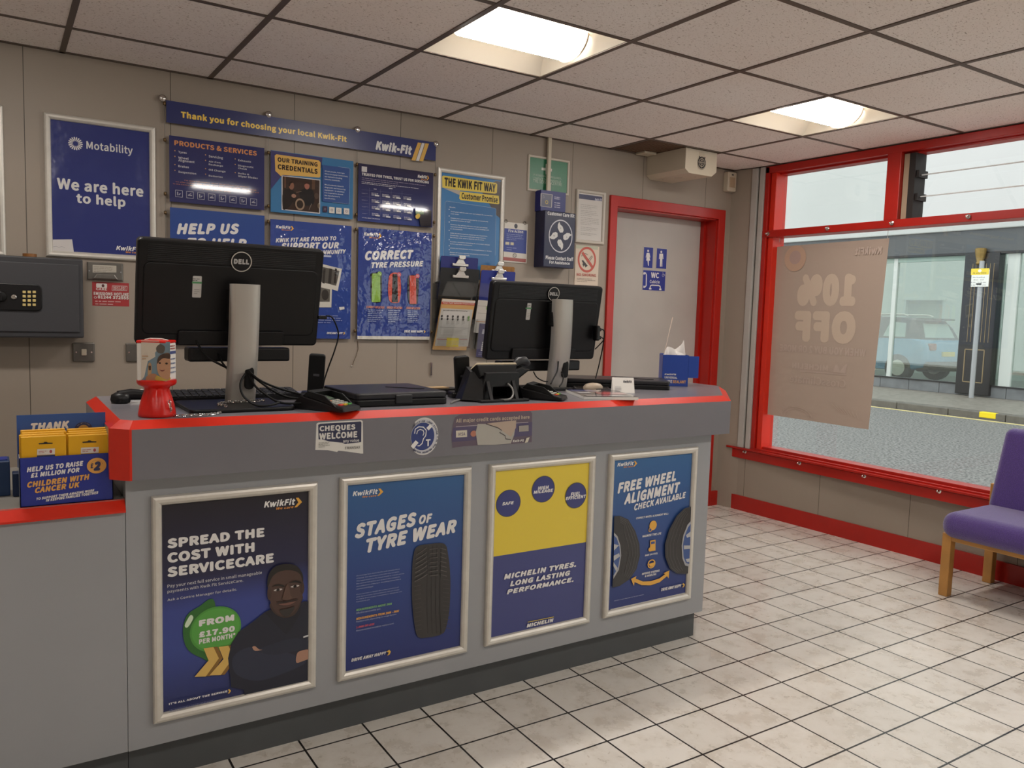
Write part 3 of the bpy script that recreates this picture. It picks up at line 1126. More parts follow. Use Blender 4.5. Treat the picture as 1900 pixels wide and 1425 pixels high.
for y in (1.55, 2.085):
    b.box(3.98, 4.365, y, y + .022, .275, .318, M_WOOD, .003)
b.build('seat_rail', t)
for y in (1.54, 2.08):
    b = MB(); b.box(4.352, 4.376, y, y + .028, .3, .53, M_WOOD, .004); b.build('back_post', t)

# ------------------------------------------------------------------ reception counter
CT = 1.028                             # top of the counter
t = thing('reception_counter', 'long grey reception counter with orange red edging and four framed posters on its front', 'counter', (1.4, 2.6, 0))
outl = [(.243, 2.292), (.285, 2.25), (2.52, 2.25), (2.86, 2.59), (2.86, 2.92), (.243, 2.92)]
inn = [(.270, 2.304), (.297, 2.275), (2.497, 2.275), (2.834, 2.612), (2.834, 2.894), (.270, 2.894)]
b = MB(); b.box(.285, 2.46, 2.335, 2.85, 0, .116, M_KICK); b.build('plinth', t)
b = MB(); b.prism([(.2805, 2.30), (2.47, 2.30), (2.76, 2.59), (2.76, 2.86), (.2805, 2.86)], .115, .874, M_GREYPANEL, 'xy', bev=.002); b.build('front_panel', t)
b = MB(); b.prism(outl, .873, 1.007, M_GREYTOP, 'xy'); b.build('fascia', t)
b = MB(); b.prism(inn, 1.0, CT, M_GREYTOP, 'xy'); b.build('countertop', t)
b = MB()
n = len(outl)
b.add([(x, y, 1.0071) for x, y in outl] + [(x, y, CT) for x, y in inn], [(i, (i + 1) % n, n + (i + 1) % n, n + i) for i in range(n)], M_REDLAM)
b.add([(.2422, 2.2914, .873), (.2846, 2.249, .873), (.2846, 2.249, 1.0075), (.2422, 2.2914, 1.0075)], [(0, 1, 2, 3)], M_REDLAM)
b.add([(.2422, 2.2914, .873), (.2422, 2.31, .873), (.2422, 2.31, 1.0075), (.2422, 2.2914, 1.0075)], [(3, 2, 1, 0)], M_REDLAM)
b.add([(.2846, 2.2492, .873), (.2905, 2.2492, .873), (.2905, 2.2492, 1.0075), (.2846, 2.2492, 1.0075)], [(0, 1, 2, 3)], M_REDLAM)
tag(b.build('edge_trim', t), 'orange red bevelled edging'.replace('bevelled ', ''))

t = thing('lower_counter', 'lower grey counter with a red edge beside the main counter', 'counter', (-.6, 2.6, 0))
b = MB(); b.box(-1.6, .2835, 2.335, 2.85, 0, .116, M_KICK); b.build('plinth', t)
b = MB(); b.box(-1.6, .2795, 2.30, 2.86, .116, .786, M_GREYPANEL, .002); b.build('front_panel', t)
b = MB(); b.box(-1.6, .2795, 2.312, 2.90, .786, .8125, mat('grey_worktop', '86827b', rough=.35)); b.build('worktop', t)
b = MB(); b.prism([(2.288, .7875), (2.314, .8135), (2.316, .8135), (2.316, .782), (2.288, .782)], -1.6, .2795, M_REDLAM, 'yz'); b.build('edge_trim', t)


# ------------------------------------------------------------------ posters on the counter front
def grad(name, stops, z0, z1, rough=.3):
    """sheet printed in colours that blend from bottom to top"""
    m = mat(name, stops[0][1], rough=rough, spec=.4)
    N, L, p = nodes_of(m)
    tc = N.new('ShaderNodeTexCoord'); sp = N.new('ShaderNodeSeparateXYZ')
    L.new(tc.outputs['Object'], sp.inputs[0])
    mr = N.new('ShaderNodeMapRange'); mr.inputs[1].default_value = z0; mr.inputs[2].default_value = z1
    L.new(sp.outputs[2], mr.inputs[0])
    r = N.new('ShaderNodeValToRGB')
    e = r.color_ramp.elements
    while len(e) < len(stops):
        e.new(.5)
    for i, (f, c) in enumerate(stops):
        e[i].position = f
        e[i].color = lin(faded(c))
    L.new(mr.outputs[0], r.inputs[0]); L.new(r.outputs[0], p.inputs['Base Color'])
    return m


def framed(label, rect, y, base, fw=.026, dp=.018, group=None, wr=0.0, gloss=.3, cat='poster', name='framed_poster', fm=None):
    x0, x1, z0, z1 = rect
    t = thing(name, label, cat, ((x0 + x1) / 2, y, z0), group)
    b = MB(); profile_frame(b, x0, x1, z0, z1, y, fw, dp, fm or M_ALU); b.build('frame', t)
    p = sheet(x0 + fw * .6, x1 - fw * .6, z0 + fw * .6, z1 - fw * .6, y - .003, base, gloss=gloss, wrinkle=wr, th=.001)
    return t, p


WHT, ORG, AMB = 'e4e1de', 'f0902c', 'f0b22a'
GRP = 'framed posters along the counter front'
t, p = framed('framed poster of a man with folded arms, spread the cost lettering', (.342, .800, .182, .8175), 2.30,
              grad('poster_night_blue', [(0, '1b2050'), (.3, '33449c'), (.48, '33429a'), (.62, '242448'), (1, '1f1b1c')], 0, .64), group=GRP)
p.crop(270, 880, 2.9676)
p.logo((652, 203), (862, 126))
p.text('SPREAD THE', (120, 410), (655, 292), WHT, b=.075, space=1.06, res=4)
p.text('COST WITH', (120, 490), (600, 372), WHT, b=.075, space=1.06, res=4)
p.text('SERVICECARE', (120, 568), (706, 432), WHT, b=.075, space=1.06, res=4)
p.text('Pay your next full service in small manageable', (120, 630), (640, 530), 'c9c8cc', b=.015)
p.text('payments with Kwik Fit ServiceCare.', (120, 658), (537, 574), 'c9c8cc', b=.015)
p.text('Ask a Centre Manager for details.', (120, 702), (503, 624), 'c9c8cc', b=.015)
p.poly([(205, 870), (225, 780), (290, 730), (380, 700), (380, 1010), (300, 1005), (230, 960)], '1f6a1c', 6)
p.poly([(215, 830), (245, 775), (262, 790), (232, 840)], 'cfe6c2', 4)
p.ell((243, 1003), (525, 704), '3f9a2a', 40)
p.ell((254, 988), (516, 716), '4aa832', 40)
p.text('FROM', (293, 838), (487, 768), WHT, b=.085, res=4)
p.text('£17.90', (293, 898), (490, 830), WHT, b=.075, res=4)
p.text('PER MONTH*', (293, 934), (493, 868), WHT, b=.06)
for dx, dy in ((0, 0), (82, -8)):
    q = [(318, 955), (372, 948), (402, 1010), (330, 1110), (268, 1112), (345, 1022)]
    p.poly([(x + dx + 22, y + dy - 2) for x, y in q], '8a5c14')
    p.poly([(x + dx, y + dy) for x, y in q], 'e0b048')
JK, JK2 = '14182c', '20263f'
p.poly([(470, 1168), (452, 1010), (470, 930), (510, 865), (600, 800), (655, 755), (700, 735), (760, 800), (830, 720), (870, 695), (902, 700), (902, 1146), (700, 1190), (545, 1222), (538, 1182)], JK)
p.poly([(700, 735), (655, 760), (720, 830), (770, 880), (800, 850), (850, 760), (850, 715), (800, 760)], '0d1020')
p.poly([(480, 1000), (560, 950), (640, 960), (760, 975), (840, 1000), (880, 1030), (800, 1075), (640, 1130), (540, 1120), (485, 1080)], JK2, 5)
p.poly([(610, 965), (700, 930), (800, 900), (890, 910), (900, 960), (840, 965), (700, 990)], '1a2037', 4)
p.poly([(585, 948), (600, 942), (622, 960), (640, 962), (600, 968)], 'b98468', 3)
p.poly([(830, 985), (850, 968), (898, 962), (900, 1005), (860, 1025), (826, 1032)], 'b07c62', 3)
p.line([(865, 893), (902, 880)], .005, 'c8c8cc')
SK = '4a2f26'
p.poly([(690, 700), (700, 755), (755, 785), (815, 770), (850, 710), (850, 660)], '3a241d', 4)
p.poly([(672, 640), (676, 560), (705, 515), (765, 496), (825, 505), (855, 545), (866, 610), (855, 680), (825, 740), (775, 775), (725, 765), (690, 715)], SK, 6)
p.poly([(668, 620), (672, 555), (705, 508), (765, 490), (825, 500), (860, 545), (862, 590), (845, 545), (800, 525), (740, 530), (695, 560)], '16110f', 5)
p.ell((666, 690), (690, 610), '3f2720', 14)
p.ell((850, 655), (870, 590), '3f2720', 14)
for x, y in ((725, 632), (818, 612)):
    p.ell((x - 24, y + 9), (x + 24, y - 10), 'c8beb6', 14)
    p.ell((x - 10, y + 9), (x + 10, y - 9), '120c0a', 10)
    p.poly([(x - 34, y - 18), (x, y - 32), (x + 34, y - 24), (x + 30, y - 16), (x, y - 22)], '140e0c', 3)
p.poly([(768, 610), (752, 665), (748, 682), (775, 690), (800, 676), (792, 655), (782, 605)], '5a3a2e', 4)
p.poly([(728, 708), (770, 703), (822, 690), (800, 708), (765, 716), (740, 714)], '7a4a3e', 4)
p.poly([(718, 698), (770, 692), (830, 680), (822, 692), (770, 702), (725, 708)], '2a1814', 3)
p.poly([(735, 740), (770, 735), (815, 722), (800, 755), (772, 778), (745, 765)], '2a2422', 4)
p.text("IT'S ALL ABOUT THE SERVICE", (125, 1262), (446, 1180), WHT, b=.06)
p.poly([(448, 1178), (456, 1174), (466, 1184), (456, 1198), (448, 1199), (456, 1186)], AMB)
p.bars((127, 1302), (385, 1228), 3, '6f74a0', .35)
p.build('sheet', t)

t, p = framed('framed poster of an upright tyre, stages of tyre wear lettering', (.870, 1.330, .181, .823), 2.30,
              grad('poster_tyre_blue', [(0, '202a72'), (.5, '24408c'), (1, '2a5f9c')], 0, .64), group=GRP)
p.crop(610, 850, 3.2379)
p.logo((143, 245), (328, 180))
p.text('STAGES', (155, 487), (527, 322), WHT, b=.075, sh=.2, res=4, br=(512, 410))
p.text('OF', (540, 400), (622, 330), WHT, b=.075, sh=.2, res=4, br=(607, 387))
p.text('TYRE WEAR', (222, 572), (768, 365), WHT, b=.075, sh=.2, res=4, br=(756, 447))
p.para(['An average tyre starts its life with around 8mm', 'of tread, this decreases over time due to wear.', 'The legal minimum for tread depth is 1.6mm across',
        'the central 3/4 of the tyre around the complete', 'circumference of the tyre. Anything below this is', 'considered illegal.'], (163, 792), (452, 655), 'aeb4cf', sh=.1)
p.para(['If you are ever in doubt about the condition of', 'your tyres or your tyre pressures, we are happy', 'to check them at your convenience. Please do not', 'hesitate to ask.'], (163, 868), (438, 766), 'aeb4cf', sh=.1)
for s_, y0, y1, x1, c in (('MEASUREMENTS ABOVE 3MM', 919, 866, 378, '6fb06a'), ('MEASUREMENTS FROM 2MM - 3MM', 972, 909, 420, 'e8a03a'), ('1.6MM OR LESS', 1022, 988, 272, 'd8485a')):
    p.text(s_, (163, y0), (x1, y1), c, b=.06, sh=.2)
for s_, y0, y1, x1 in (('Effective serviceable tyre.', 938, 897, 310), ('Replace soon, depending on usage factors.', 988, 930, 405), ('Recommended immediate replacement.', 1042, 985, 390)):
    p.text(s_, (163, y0), (x1, y1), 'aeb4cf', sh=.1)
p.text('DRIVE AWAY HAPPY', (133, 1222), (343, 1157), WHT, b=.06, sh=.2)
p.poly([(345, 1160), (360, 1148), (370, 1160), (362, 1178), (348, 1184), (358, 1165)], AMB)
T1, T2 = '2c2828', '58524f'
p.poly([(497, 700), (503, 600), (525, 532), (600, 514), (690, 513), (714, 580), (727, 720), (722, 900), (700, 1020), (672, 1056), (600, 1073), (535, 1072), (512, 1000), (497, 850)], T1, 5)
for dx in (0, 1, 2, 3):
    xx = 590 + dx * 26
    p.line([(xx + 4, 524), (xx, 620), (xx - 4, 760), (xx - 4, 920), (xx + 2, 1050)], .0024, '1a1717')
for k in range(7):
    y = 540 + k * 26
    p.line([(602, y + 6), (650, y)], .0022, T2)
    p.line([(520 - k * 2, y + 40), (560, y + 14), (584, y - 4)], .0022, T2)
    p.line([(664, y - 2), (700, y + 8)], .0022, T2)
for k in range(12):
    y = 730 + k * 26
    p.line([(505, y + 10), (545, y)], .0014, '3d3836')
    p.line([(676, y - 8), (716, y - 2)], .0014, '3d3836')
p.build('sheet', t)

t, p = framed('framed poster with yellow upper half and round navy badges, long lasting performance', (1.400, 1.858, .185, .823), 2.30, '343a82', group=GRP)
p.crop(880, 830, 3.75)
p.poly([(120, 763), (150, 160), (805, 100), (785, 658)], 'e8c81e')
for q, tt in (((147, 495, 325, 285), [('SAFE', 192, 405, 275, 373)]), ((395, 393, 562, 190), [('HIGH', 440, 298, 518, 263), ('MILEAGE', 410, 324, 547, 286)]), ((627, 433, 781, 236), [('FUEL', 667, 341, 735, 306), ('EFFICIENT', 632, 368, 775, 327)])):
    p.ell(q[:2], q[2:], '3a3440', 40)
    p.ell((q[0] + 5, q[1] - 5), (q[2] - 5, q[3] + 5), '2c327e', 40)
    for s_, x0, y0, x1, y1 in tt:
        p.text(s_, (x0, y0), (x1, y1), WHT, b=.07, sh=.2)
p.text('MICHELIN TYRES.', (203, 920), (706, 792), WHT, b=.075, sh=.2, res=4)
p.text('LONG LASTING', (245, 967), (665, 853), WHT, b=.075, sh=.2, res=4)
p.text('PERFORMANCE.', (222, 1023), (688, 900), WHT, b=.075, sh=.2, res=4)
p.line([(368, 1214), (550, 1177)], .0022, 'e8c81e')
p.text('MICHELIN', (360, 1253), (547, 1185), WHT, b=.085, sh=.2)
p.build('sheet', t)

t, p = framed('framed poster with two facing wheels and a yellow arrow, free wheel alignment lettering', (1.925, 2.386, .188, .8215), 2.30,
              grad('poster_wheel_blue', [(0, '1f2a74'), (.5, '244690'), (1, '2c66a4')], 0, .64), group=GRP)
p.crop(1110, 820, 4.19)
p.poly([(95, 1300), (700, 1165), (700, 1178), (95, 1314)], 'c9c6c0')
p.logo((147, 207), (303, 146))
p.text('FREE WHEEL', (148, 403), (607, 222), WHT, b=.07, sh=.2, res=4, br=(596, 302))
p.text('ALIGNMENT', (198, 490), (636, 308), WHT, b=.07, sh=.2, res=4, br=(622, 392))
p.text('CHECK AVAILABLE', (276, 534), (680, 386), WHT, b=.06, sh=.2, res=4, br=(668, 436))
p.text('CORRECT WHEEL ALIGNMENT WILL:', (292, 601), (545, 548), WHT, b=.05, sh=.2)
p.text('MAXIMISE TYRE LIFE', (340, 742), (488, 700), WHT, b=.05, sh=.2)
p.text('SAVE ON FUEL', (358, 889), (460, 856), WHT, b=.05, sh=.2)
p.text('IMPROVE STEERING', (335, 1034), (474, 990), WHT, b=.05, sh=.2)
p.text('& HANDLING', (358, 1051), (448, 1016), WHT, b=.05, sh=.2)
p.ell((392, 690), (452, 606), 'eba52a', 24)
p.ell((386, 700), (414, 664), 'eba52a', 16)
p.ell((391, 694), (409, 670), '2a4a94', 16)
p.poly([(398, 765), (440, 758), (440, 842), (398, 850)], 'eba52a')
p.poly([(405, 775), (434, 770), (434, 788), (405, 793)], '2a4a94')
p.ell((384, 852), (412, 814), 'eba52a', 16)
p.ell((376, 986), (440, 905), 'eba52a', 28, .74)
p.poly([(386, 945), (432, 932), (428, 952), (418, 966), (400, 970), (392, 960)], 'eba52a')
p.poly([(248, 1062), (290, 1040), (284, 1060), (340, 1082), (400, 1080), (470, 1058), (514, 1024), (500, 1018), (546, 996), (540, 1058), (528, 1040), (470, 1088), (400, 1112), (330, 1110), (276, 1086), (270, 1116)], 'eba52a')
p.text('DRIVE AWAY HAPPY', (482, 1158), (640, 1100), WHT, b=.06, sh=.2)
p.poly([(644, 1104), (654, 1094), (667, 1106), (658, 1124), (646, 1128), (656, 1110)], AMB)
p.text('Ask the Centre Manager for further details.', (115, 1238), (348, 1178), 'b9bfd6')
TY = '2a2626'
p.poly([(117, 575), (160, 572), (225, 600), (280, 690), (312, 790), (316, 880), (290, 985), (235, 1065), (160, 1115), (103, 1128)], TY, 0)
for o in (12, 34, 58, 84):
    p.line([(160, 575 + o * .5), (225 - o * .4, 605 + o * .4), (278 - o, 695), (310 - o, 800), (313 - o, 880), (288 - o, 985), (235 - o * .5, 1060 - o * .3)], .0022, '4d4a4a')
p.poly([(113, 700), (140, 730), (162, 800), (168, 880), (150, 990), (108, 1060)], 'a3a3a6')
p.poly([(112, 722), (134, 745), (155, 810), (160, 880), (144, 975), (108, 1035)], '2f4f96')
for q in ([(112, 790), (150, 800), (112, 840)], [(110, 880), (152, 860), (158, 885), (110, 920)], [(108, 930), (140, 975), (128, 1000), (107, 960)]):
    p.poly(q, 'b2b2b4')
p.poly([(710, 500), (660, 512), (600, 570), (540, 680), (508, 790), (510, 890), (545, 980), (600, 1018), (660, 1022), (694, 1016)], TY, 0)
for o in (12, 34, 58, 84):
    p.line([(660 + o * .3, 516 + o * .4), (604 + o * .6, 575 + o * .3), (544 + o, 685), (512 + o, 790), (514 + o, 888), (548 + o, 975), (600 + o * .5, 1012 - o * .2)], .0022, '4d4a4a')
p.poly([(706, 610), (680, 640), (648, 720), (634, 800), (640, 900), (662, 955), (696, 965)], 'a3a3a6')
p.poly([(705, 632), (684, 660), (655, 735), (644, 800), (650, 890), (668, 935), (697, 945)], '2f4f96')
for q in ([(704, 690), (668, 720), (676, 740), (702, 730)], [(700, 800), (650, 800), (652, 830), (700, 825)], [(697, 900), (664, 905), (676, 930), (697, 925)]):
    p.poly(q, 'b2b2b4')
p.build('sheet', t)

# ------------------------------------------------------------------ stickers on the counter fascia
FY = 2.25


def sticker(label, name='sticker', cat='sticker'):
    t = thing(name, label, cat, (0, FY, .9))
    return t, Print((0, FY - .0004, 0), gloss=.4).crop(560, 750, 4.1304)


t, p = sticker('torn navy and white cheques welcome sticker on the counter fascia')
p.poly([(112, 150), (128, 140), (455, 121), (467, 130), (470, 378), (452, 378), (340, 362), (280, 356), (270, 366), (200, 352), (103, 350)], 'd8d4cc')
p.poly([(125, 158), (140, 150), (450, 132), (457, 140), (455, 290), (330, 305), (310, 295), (210, 285), (150, 268), (128, 270)], '26284a')
p.text('CHEQUES', (135, 217), (410, 152), 'd8d4cc', b=.06)
p.text('WELCOME', (132, 272), (425, 205), 'd8d4cc', b=.06)
p.text('any value', (315, 300), (438, 262), 'c9c6c4', b=.04)
p.text('TRANSAX', (328, 347), (446, 318), '4a4a4a', b=.01)
p.bars((127, 335), (218, 285), 4, '8a867e', .35)
p.build('sticker_face', t)

t, p = sticker('round blue and white hearing loop sticker with ear symbol on the counter fascia')
u0, v0 = p.uv((826, 398)); u1, v1 = p.uv((1050, 96))
cu, cv, R_ = (u0 + u1) / 2 - .002, (v0 + v1) / 2, (v1 - v0) / 2
arcP = [(cu + R_ * .86 * math.cos(a), cv + R_ * math.sin(a)) for a in [(-128 + k * 8) * PI / 180 for k in range(33)]]
p.fill(arcP, 'd3d0cc')
p.fill([(cu + R_ * .80 * math.cos(a), cv + R_ * .93 * math.sin(a)) for a in [(-128 + k * 8) * PI / 180 for k in range(33)]], 'c4c4cc')
p.ring(cu - .004, cv, R_ * .70, R_ * .76, 'c9c7c6', 40)
p.ring(cu - .004, cv, R_ * .68, R_ * .735, '23357e', 40)
p.arc('INDUCTION LOOP SYSTEM', cu - .002, cv, R_ * .83, .0075, PI * .78, PI * .04, '30345a', b=.05)
p.arc('SWITCH HEARING AID TO T', cu - .002, cv, R_ * .84, .0075, -PI * .72, -PI * .03, '30345a', b=.05, inside=True)
p.line([(862, 225), (868, 190), (895, 172), (930, 175), (952, 200), (948, 240), (930, 265), (920, 300), (900, 318), (885, 318)], .0032, 'e8e6e4')
p.line([(878, 228), (885, 204), (905, 192), (928, 200), (934, 220), (926, 240)], .0028, 'e8e6e4')
p.poly([(952, 182), (980, 152), (998, 170), (970, 200)], 'e8e6e4')
p.poly([(832, 320), (870, 275), (892, 295), (852, 342)], 'e8e6e4')
p.text('T', (946, 322), (984, 266), 'e8e6e4', b=.04)
p.build('sticker_face', t)

t, p = sticker('worn purple credit cards sticker with a torn grey patch on the counter fascia')
p.poly([(1175, 100), (1215, 78), (1400, 70), (1560, 60), (1750, 52), (1765, 70), (1762, 290), (1600, 305), (1345, 315), (1240, 322), (1155, 335), (1145, 240), (1160, 150)], '5d4a5c')
p.poly([(1160, 180), (1765, 135), (1763, 240), (1150, 290)], '4b4068')
p.line([(1180, 172), (1735, 138)], .0025, 'a3949a')
p.text('All major credit cards accepted here', (1180, 150), (1745, 82), 'b5a08c', b=.05)
p.poly([(1180, 203), (1265, 197), (1265, 250), (1180, 255)], 'cfc4b0')
p.text('VISA', (1195, 243), (1252, 214), '6a5a72', b=.03)
p.ell((1290, 250), (1340, 200), 'b5694f', 18)
p.poly([(1345, 150), (1420, 150), (1540, 190), (1640, 130), (1625, 235), (1600, 300), (1480, 310), (1345, 312), (1330, 215)], 'a8a298')
p.poly([(1410, 150), (1470, 140), (1640, 122), (1638, 180), (1600, 250), (1550, 215), (1500, 180)], 'b39b86')
p.line([(1408, 150), (1500, 180), (1530, 200), (1512, 215), (1555, 240), (1560, 265), (1600, 270)], .003, '3a3436')
p.poly([(1660, 165), (1735, 160), (1735, 205), (1660, 210)], '9a8f86')
p.text('Kwik-Fit', (1612, 292), (1700, 265), 'd8d4cc', b=.05, sh=.2)
p.poly([(1718, 258), (1742, 252), (1728, 290), (1704, 296)], 'd0c8b0')
p.build('sticker_face', t)

# ------------------------------------------------------------------ back wall: framed posters and signs
WY = YB
t, p = framed('silver framed blue poster with white flower logo, here to help lettering', (.190, .6265, 1.519, 2.121), WY, '242f7e', wr=.35, gloss=.16)
p.crop(0, 150, 4.3188)
u, v = p.uv((605, 503)); R_ = .0285
for k in range(18):
    a = 2 * PI * k / 18
    q = [(.36, -.02), (.62, -.085), (.9, -.10), (1, -.02), (.92, .09), (.62, .06), (.36, .03)]
    p.fill([(u + R_ * (x * math.cos(a) - y * math.sin(a)), v + R_ * (x * math.sin(a) + y * math.cos(a))) for x, y in q], 'e2e0dc', k == 0)
p.text('Motability', (693, 562), (1063, 524), 'dcdad8', b=.025, res=4)
p.text('We are here', (457, 866), (1148, 840), 'dcdad8', b=.045, res=4)
p.text('to help', (612, 998), (1005, 932), 'dcdad8', b=.045, res=4)
p.logo((930, 1374), (1172, 1334))
p.build('sheet', t)
t = thing('paper_note', 'small white paper note tucked in the corner of the flower logo poster', 'note', (.245, WY - .006, 1.53))
p = Print((0, WY - .0075, 0), gloss=.6).crop(0, 150, 4.3188)
p.poly([(404, 1272), (578, 1270), (592, 1374), (565, 1376), (562, 1388), (402, 1390)], 'cfc8c6')
p.line([(425, 1330), (450, 1326), (470, 1334), (495, 1328), (520, 1336)], .0012, '8a8590')
p.build('note_sheet', t)
t, p = framed('silver framed cream notice partly beyond the flower logo poster and above the safe', (-.40, .047, 1.509, 2.123), WY, 'c2a67c')
p.build('sheet', t)

# banner and cable display
BY = WY - .018
t = thing('banner_sign', 'long navy sign with yellow thank you lettering along the top of the display', 'sign', (1.35, BY, 2.15))
c0, c1, c2, c3 = [atY(px, py, BY) for px, py in ((308, 185), (808, 266), (806, 301), (308, 224))]
p = sheet(c0.x, c1.x, (c2.z + c3.z) / 2, (c0.z + c1.z) / 2, BY, '1c2568', th=.006, gloss=.3)
p.crop(480, 180, 5.0882)
bl = (335.6, 221.5)
u0 = p.uv(((bl[0] - 480) * 5.0882, (bl[1] - 180) * 5.0882)); u1 = p.uv((832, 369))
p.text('Thank you for choosing your local Kwik-Fit', u0, u1, 'ffcf38', b=.06, px=False, res=4)
p.text('Kwik-Fit', (1103, 500), (1448, 458), 'dcdad8', b=.085, sh=.22, res=4)
for q, c in (([(1502, 430), (1536, 434), (1480, 601), (1442, 597)], 'e0a83a'), ([(1541, 434), (1567, 437), (1512, 604), (1484, 601)], 'dcd8d4'), ([(1572, 437), (1607, 441), (1551, 607), (1516, 604)], 'e0a83a')):
    p.poly(q, c)
p.build('sign_panel', t)

for i, (x, lab, zb) in enumerate(((.664, 'thin display cable with brass clips beside the flower logo poster', 1.15), (1.1305, 'display cable with clips between services and training posters', 1.16),
                                  (1.5835, 'display cable with clips between training and servicing price posters', 1.16), (2.0335, 'display cable with clips beside the customer promise poster', 1.10))):
    t = thing('display_cable', lab, 'cable', (x, BY, zb), 'poster display cables')
    ztop = atY((300, 489, 655, 802)[i], (182, 211, 239, 266)[i], BY).z
    b = MB(); b.tube([(x, BY, zb), (x, BY, ztop)], .0013, M_GREYMETAL, 6); b.build('cable', t)
    b = MB(); b.lathe([(.006, WY), (.008, WY - .004), (.014, WY - .008), (.017, WY - .016), (.015, WY - .024), (.007, WY - .028)], M_CHROME, (x - .008 * (i == 0), 0, ztop), 20, axis='y'); b.build('standoff', t)
    for z in ((2.075, 1.82, 1.745, 1.22) if i else (2.23, 2.07, 1.83, 1.745, 1.2)):
        b = MB(); b.lathe([(.0045, z - .008), (.0065, z - .006), (.0065, z + .006), (.0045, z + .008)], mat('brass_clip', '6e5a40', rough=.3, metal=.8), (x, BY, 0), 10)
        b.build('clip', t)


def hung(label, q, base, gloss=.045, wr=0.0, th=.004, z0=None):
    c = [atY(px, py, BY) for px, py in q]
    x0, x1 = (c[0].x + c[3].x) / 2, (c[1].x + c[2].x) / 2
    zt_, zb_ = (c[0].z + c[1].z) / 2, z0 or (c[2].z + c[3].z) / 2
    t = thing('hanging_poster', label, 'poster', ((x0 + x1) / 2, BY, zb_), 'posters held between the display cables')
    return t, sheet(x0, x1, zb_, zt_, BY, base, gloss=gloss, wrinkle=wr, th=th)


t, p = hung('dark blue products and services poster with orange heading and row of icons', [(313, 250), (490, 276), (490, 391), (315, 373)], '272b66')
p.crop(280, 160, 5.0893)
p.text('PRODUCTS & SERVICES', (221, 557), (1000, 612), 'e08a4a', b=.05, res=4)
for s_, x0, y0, x1, y1 in (('Tyres', 258, 640, 338, 610), ('Wheel', 258, 688, 355, 664), ('Alignment', 258, 720, 412, 694), ('Brakes', 258, 768, 358, 744), ('Suspension', 258, 826, 427, 806),
                           ('Servicing', 545, 683, 680, 656), ('Air-Con', 545, 722, 657, 705), ('Recharge', 545, 755, 680, 735), ('Oil Change', 545, 806, 704, 788), ('Batteries', 545, 856, 677, 842),
                           ('Exhausts', 822, 712, 944, 694), ('Diagnostic', 822, 766, 968, 748), ('Check', 822, 786, 905, 766), ('Bulbs &', 822, 834, 926, 816), ('Wiper Blades', 822, 866, 1006, 850)):
    p.text(s_, (x0, y0 - 4), (x1, y1 + 10), 'c4c2cc', b=.035)
for x, ys in ((225, (610, 664, 741, 795)), (514, (650, 702, 780, 832)), (793, (688, 740, 817))):
    for y in ys:
        p.ell((x - 5, y + 5), (x + 5, y - 5), 'e0a05a', 10)
p.para(['For more information about the products and services', 'we offer and our wide range of tyre and vehicle checks, please speak', 'to the Centre Manager who can provide you with professional advice and', 'a vehicle specific quote.'], (205, 950), (1015, 958), 'c9785a', align='C', b=.02)
for k, x in enumerate((262, 366, 469, 571, 672, 771, 867, 965)):
    u, v = p.uv((x, 1016 + k * 11.4))
    h = .0158
    p.k += 1
    for a0, a1, d0, d1 in ((-1, 1, .88, 1), (-1, 1, -1, -.88), (-1, -.88, -1, 1), (.88, 1, -1, 1)):
        p.fill([(u + h * a0, v + h * d0), (u + h * a1, v + h * d0), (u + h * a1, v + h * d1), (u + h * a0, v + h * d1)], 'b9b8c8', False)
    for a in ([(-.6, -.3), (.6, -.3), (.5, 0), (-.5, 0)], [(-.4, .1), (.3, .5), (.4, .35), (-.3, 0)]) if k % 2 else ([(-.5, -.5), (-.2, -.5), (-.2, .5), (-.5, .5)], [(0, -.5), (.5, 0), (.3, .2), (-.1, -.2)]):
        p.fill([(u + h * x_, v + h * y_) for x_, y_ in a], 'a9a8bc', False)
p.build('sheet', t)

t, p = hung('light blue training credentials poster with a yellow heading and workshop photo', [(502, 278), (655, 300), (654, 409), (502, 391)], '2f74b0')
p.crop(500, 270, 10.18)
p.poly([(25, 92), (1000, 230), (980, 420), (420, 560), (210, 600), (25, 830)], '3a3a74')
p.poly([(98, 190), (130, 165), (930, 280), (965, 320), (962, 590), (940, 606), (250, 555), (215, 580), (160, 525), (110, 480)], 'e6b04a')
p.text('OUR TRAINING', (152, 306), (908, 318), '2e2220', b=.055, res=4)
p.text('CREDENTIALS', (155, 448), (908, 445), '2e2220', b=.055, res=4)
p.poly([(228, 565), (958, 645), (952, 1290), (228, 1215)], 'd2cccc')
p.poly([(246, 580), (945, 660), (938, 1272), (246, 1200)], '35241d')
p.poly([(280, 585), (305, 588), (305, 800), (280, 800)], '6e4630'); p.poly([(800, 645), (860, 652), (855, 830), (800, 830)], '5d3f2c')
p.poly([(250, 880), (350, 820), (440, 850), (500, 930), (420, 1100), (330, 1190), (250, 1190)], '211a18', 4)
p.poly([(560, 900), (640, 820), (760, 820), (830, 880), (830, 1100), (640, 1120)], '1b1a1c', 4)
p.ell((362, 830), (462, 690), '8c5740', 24); p.poly([(358, 760), (372, 700), (420, 680), (440, 700), (400, 720), (380, 770)], '2a1a14', 3)
p.ell((655, 825), (752, 695), 'a8604e', 24); p.poly([(655, 740), (680, 690), (735, 690), (750, 740), (700, 720)], '3a2018', 3)
p.ell((410, 985), (500, 920), 'a0705a', 14); p.line([(500, 885), (600, 870)], .0012, '9c8468')
p.ell((430, 1110), (560, 1000), '241c18', 24)
p.ell((480, 1215), (660, 1010), '9a7c62', 30, .7); p.ell((510, 1180), (632, 1045), '2c211b', 24)
p.ell((840, 1010), (925, 900), '4c3a30', 16); p.ell((900, 1190), (944, 1090), '6d5844', 14)
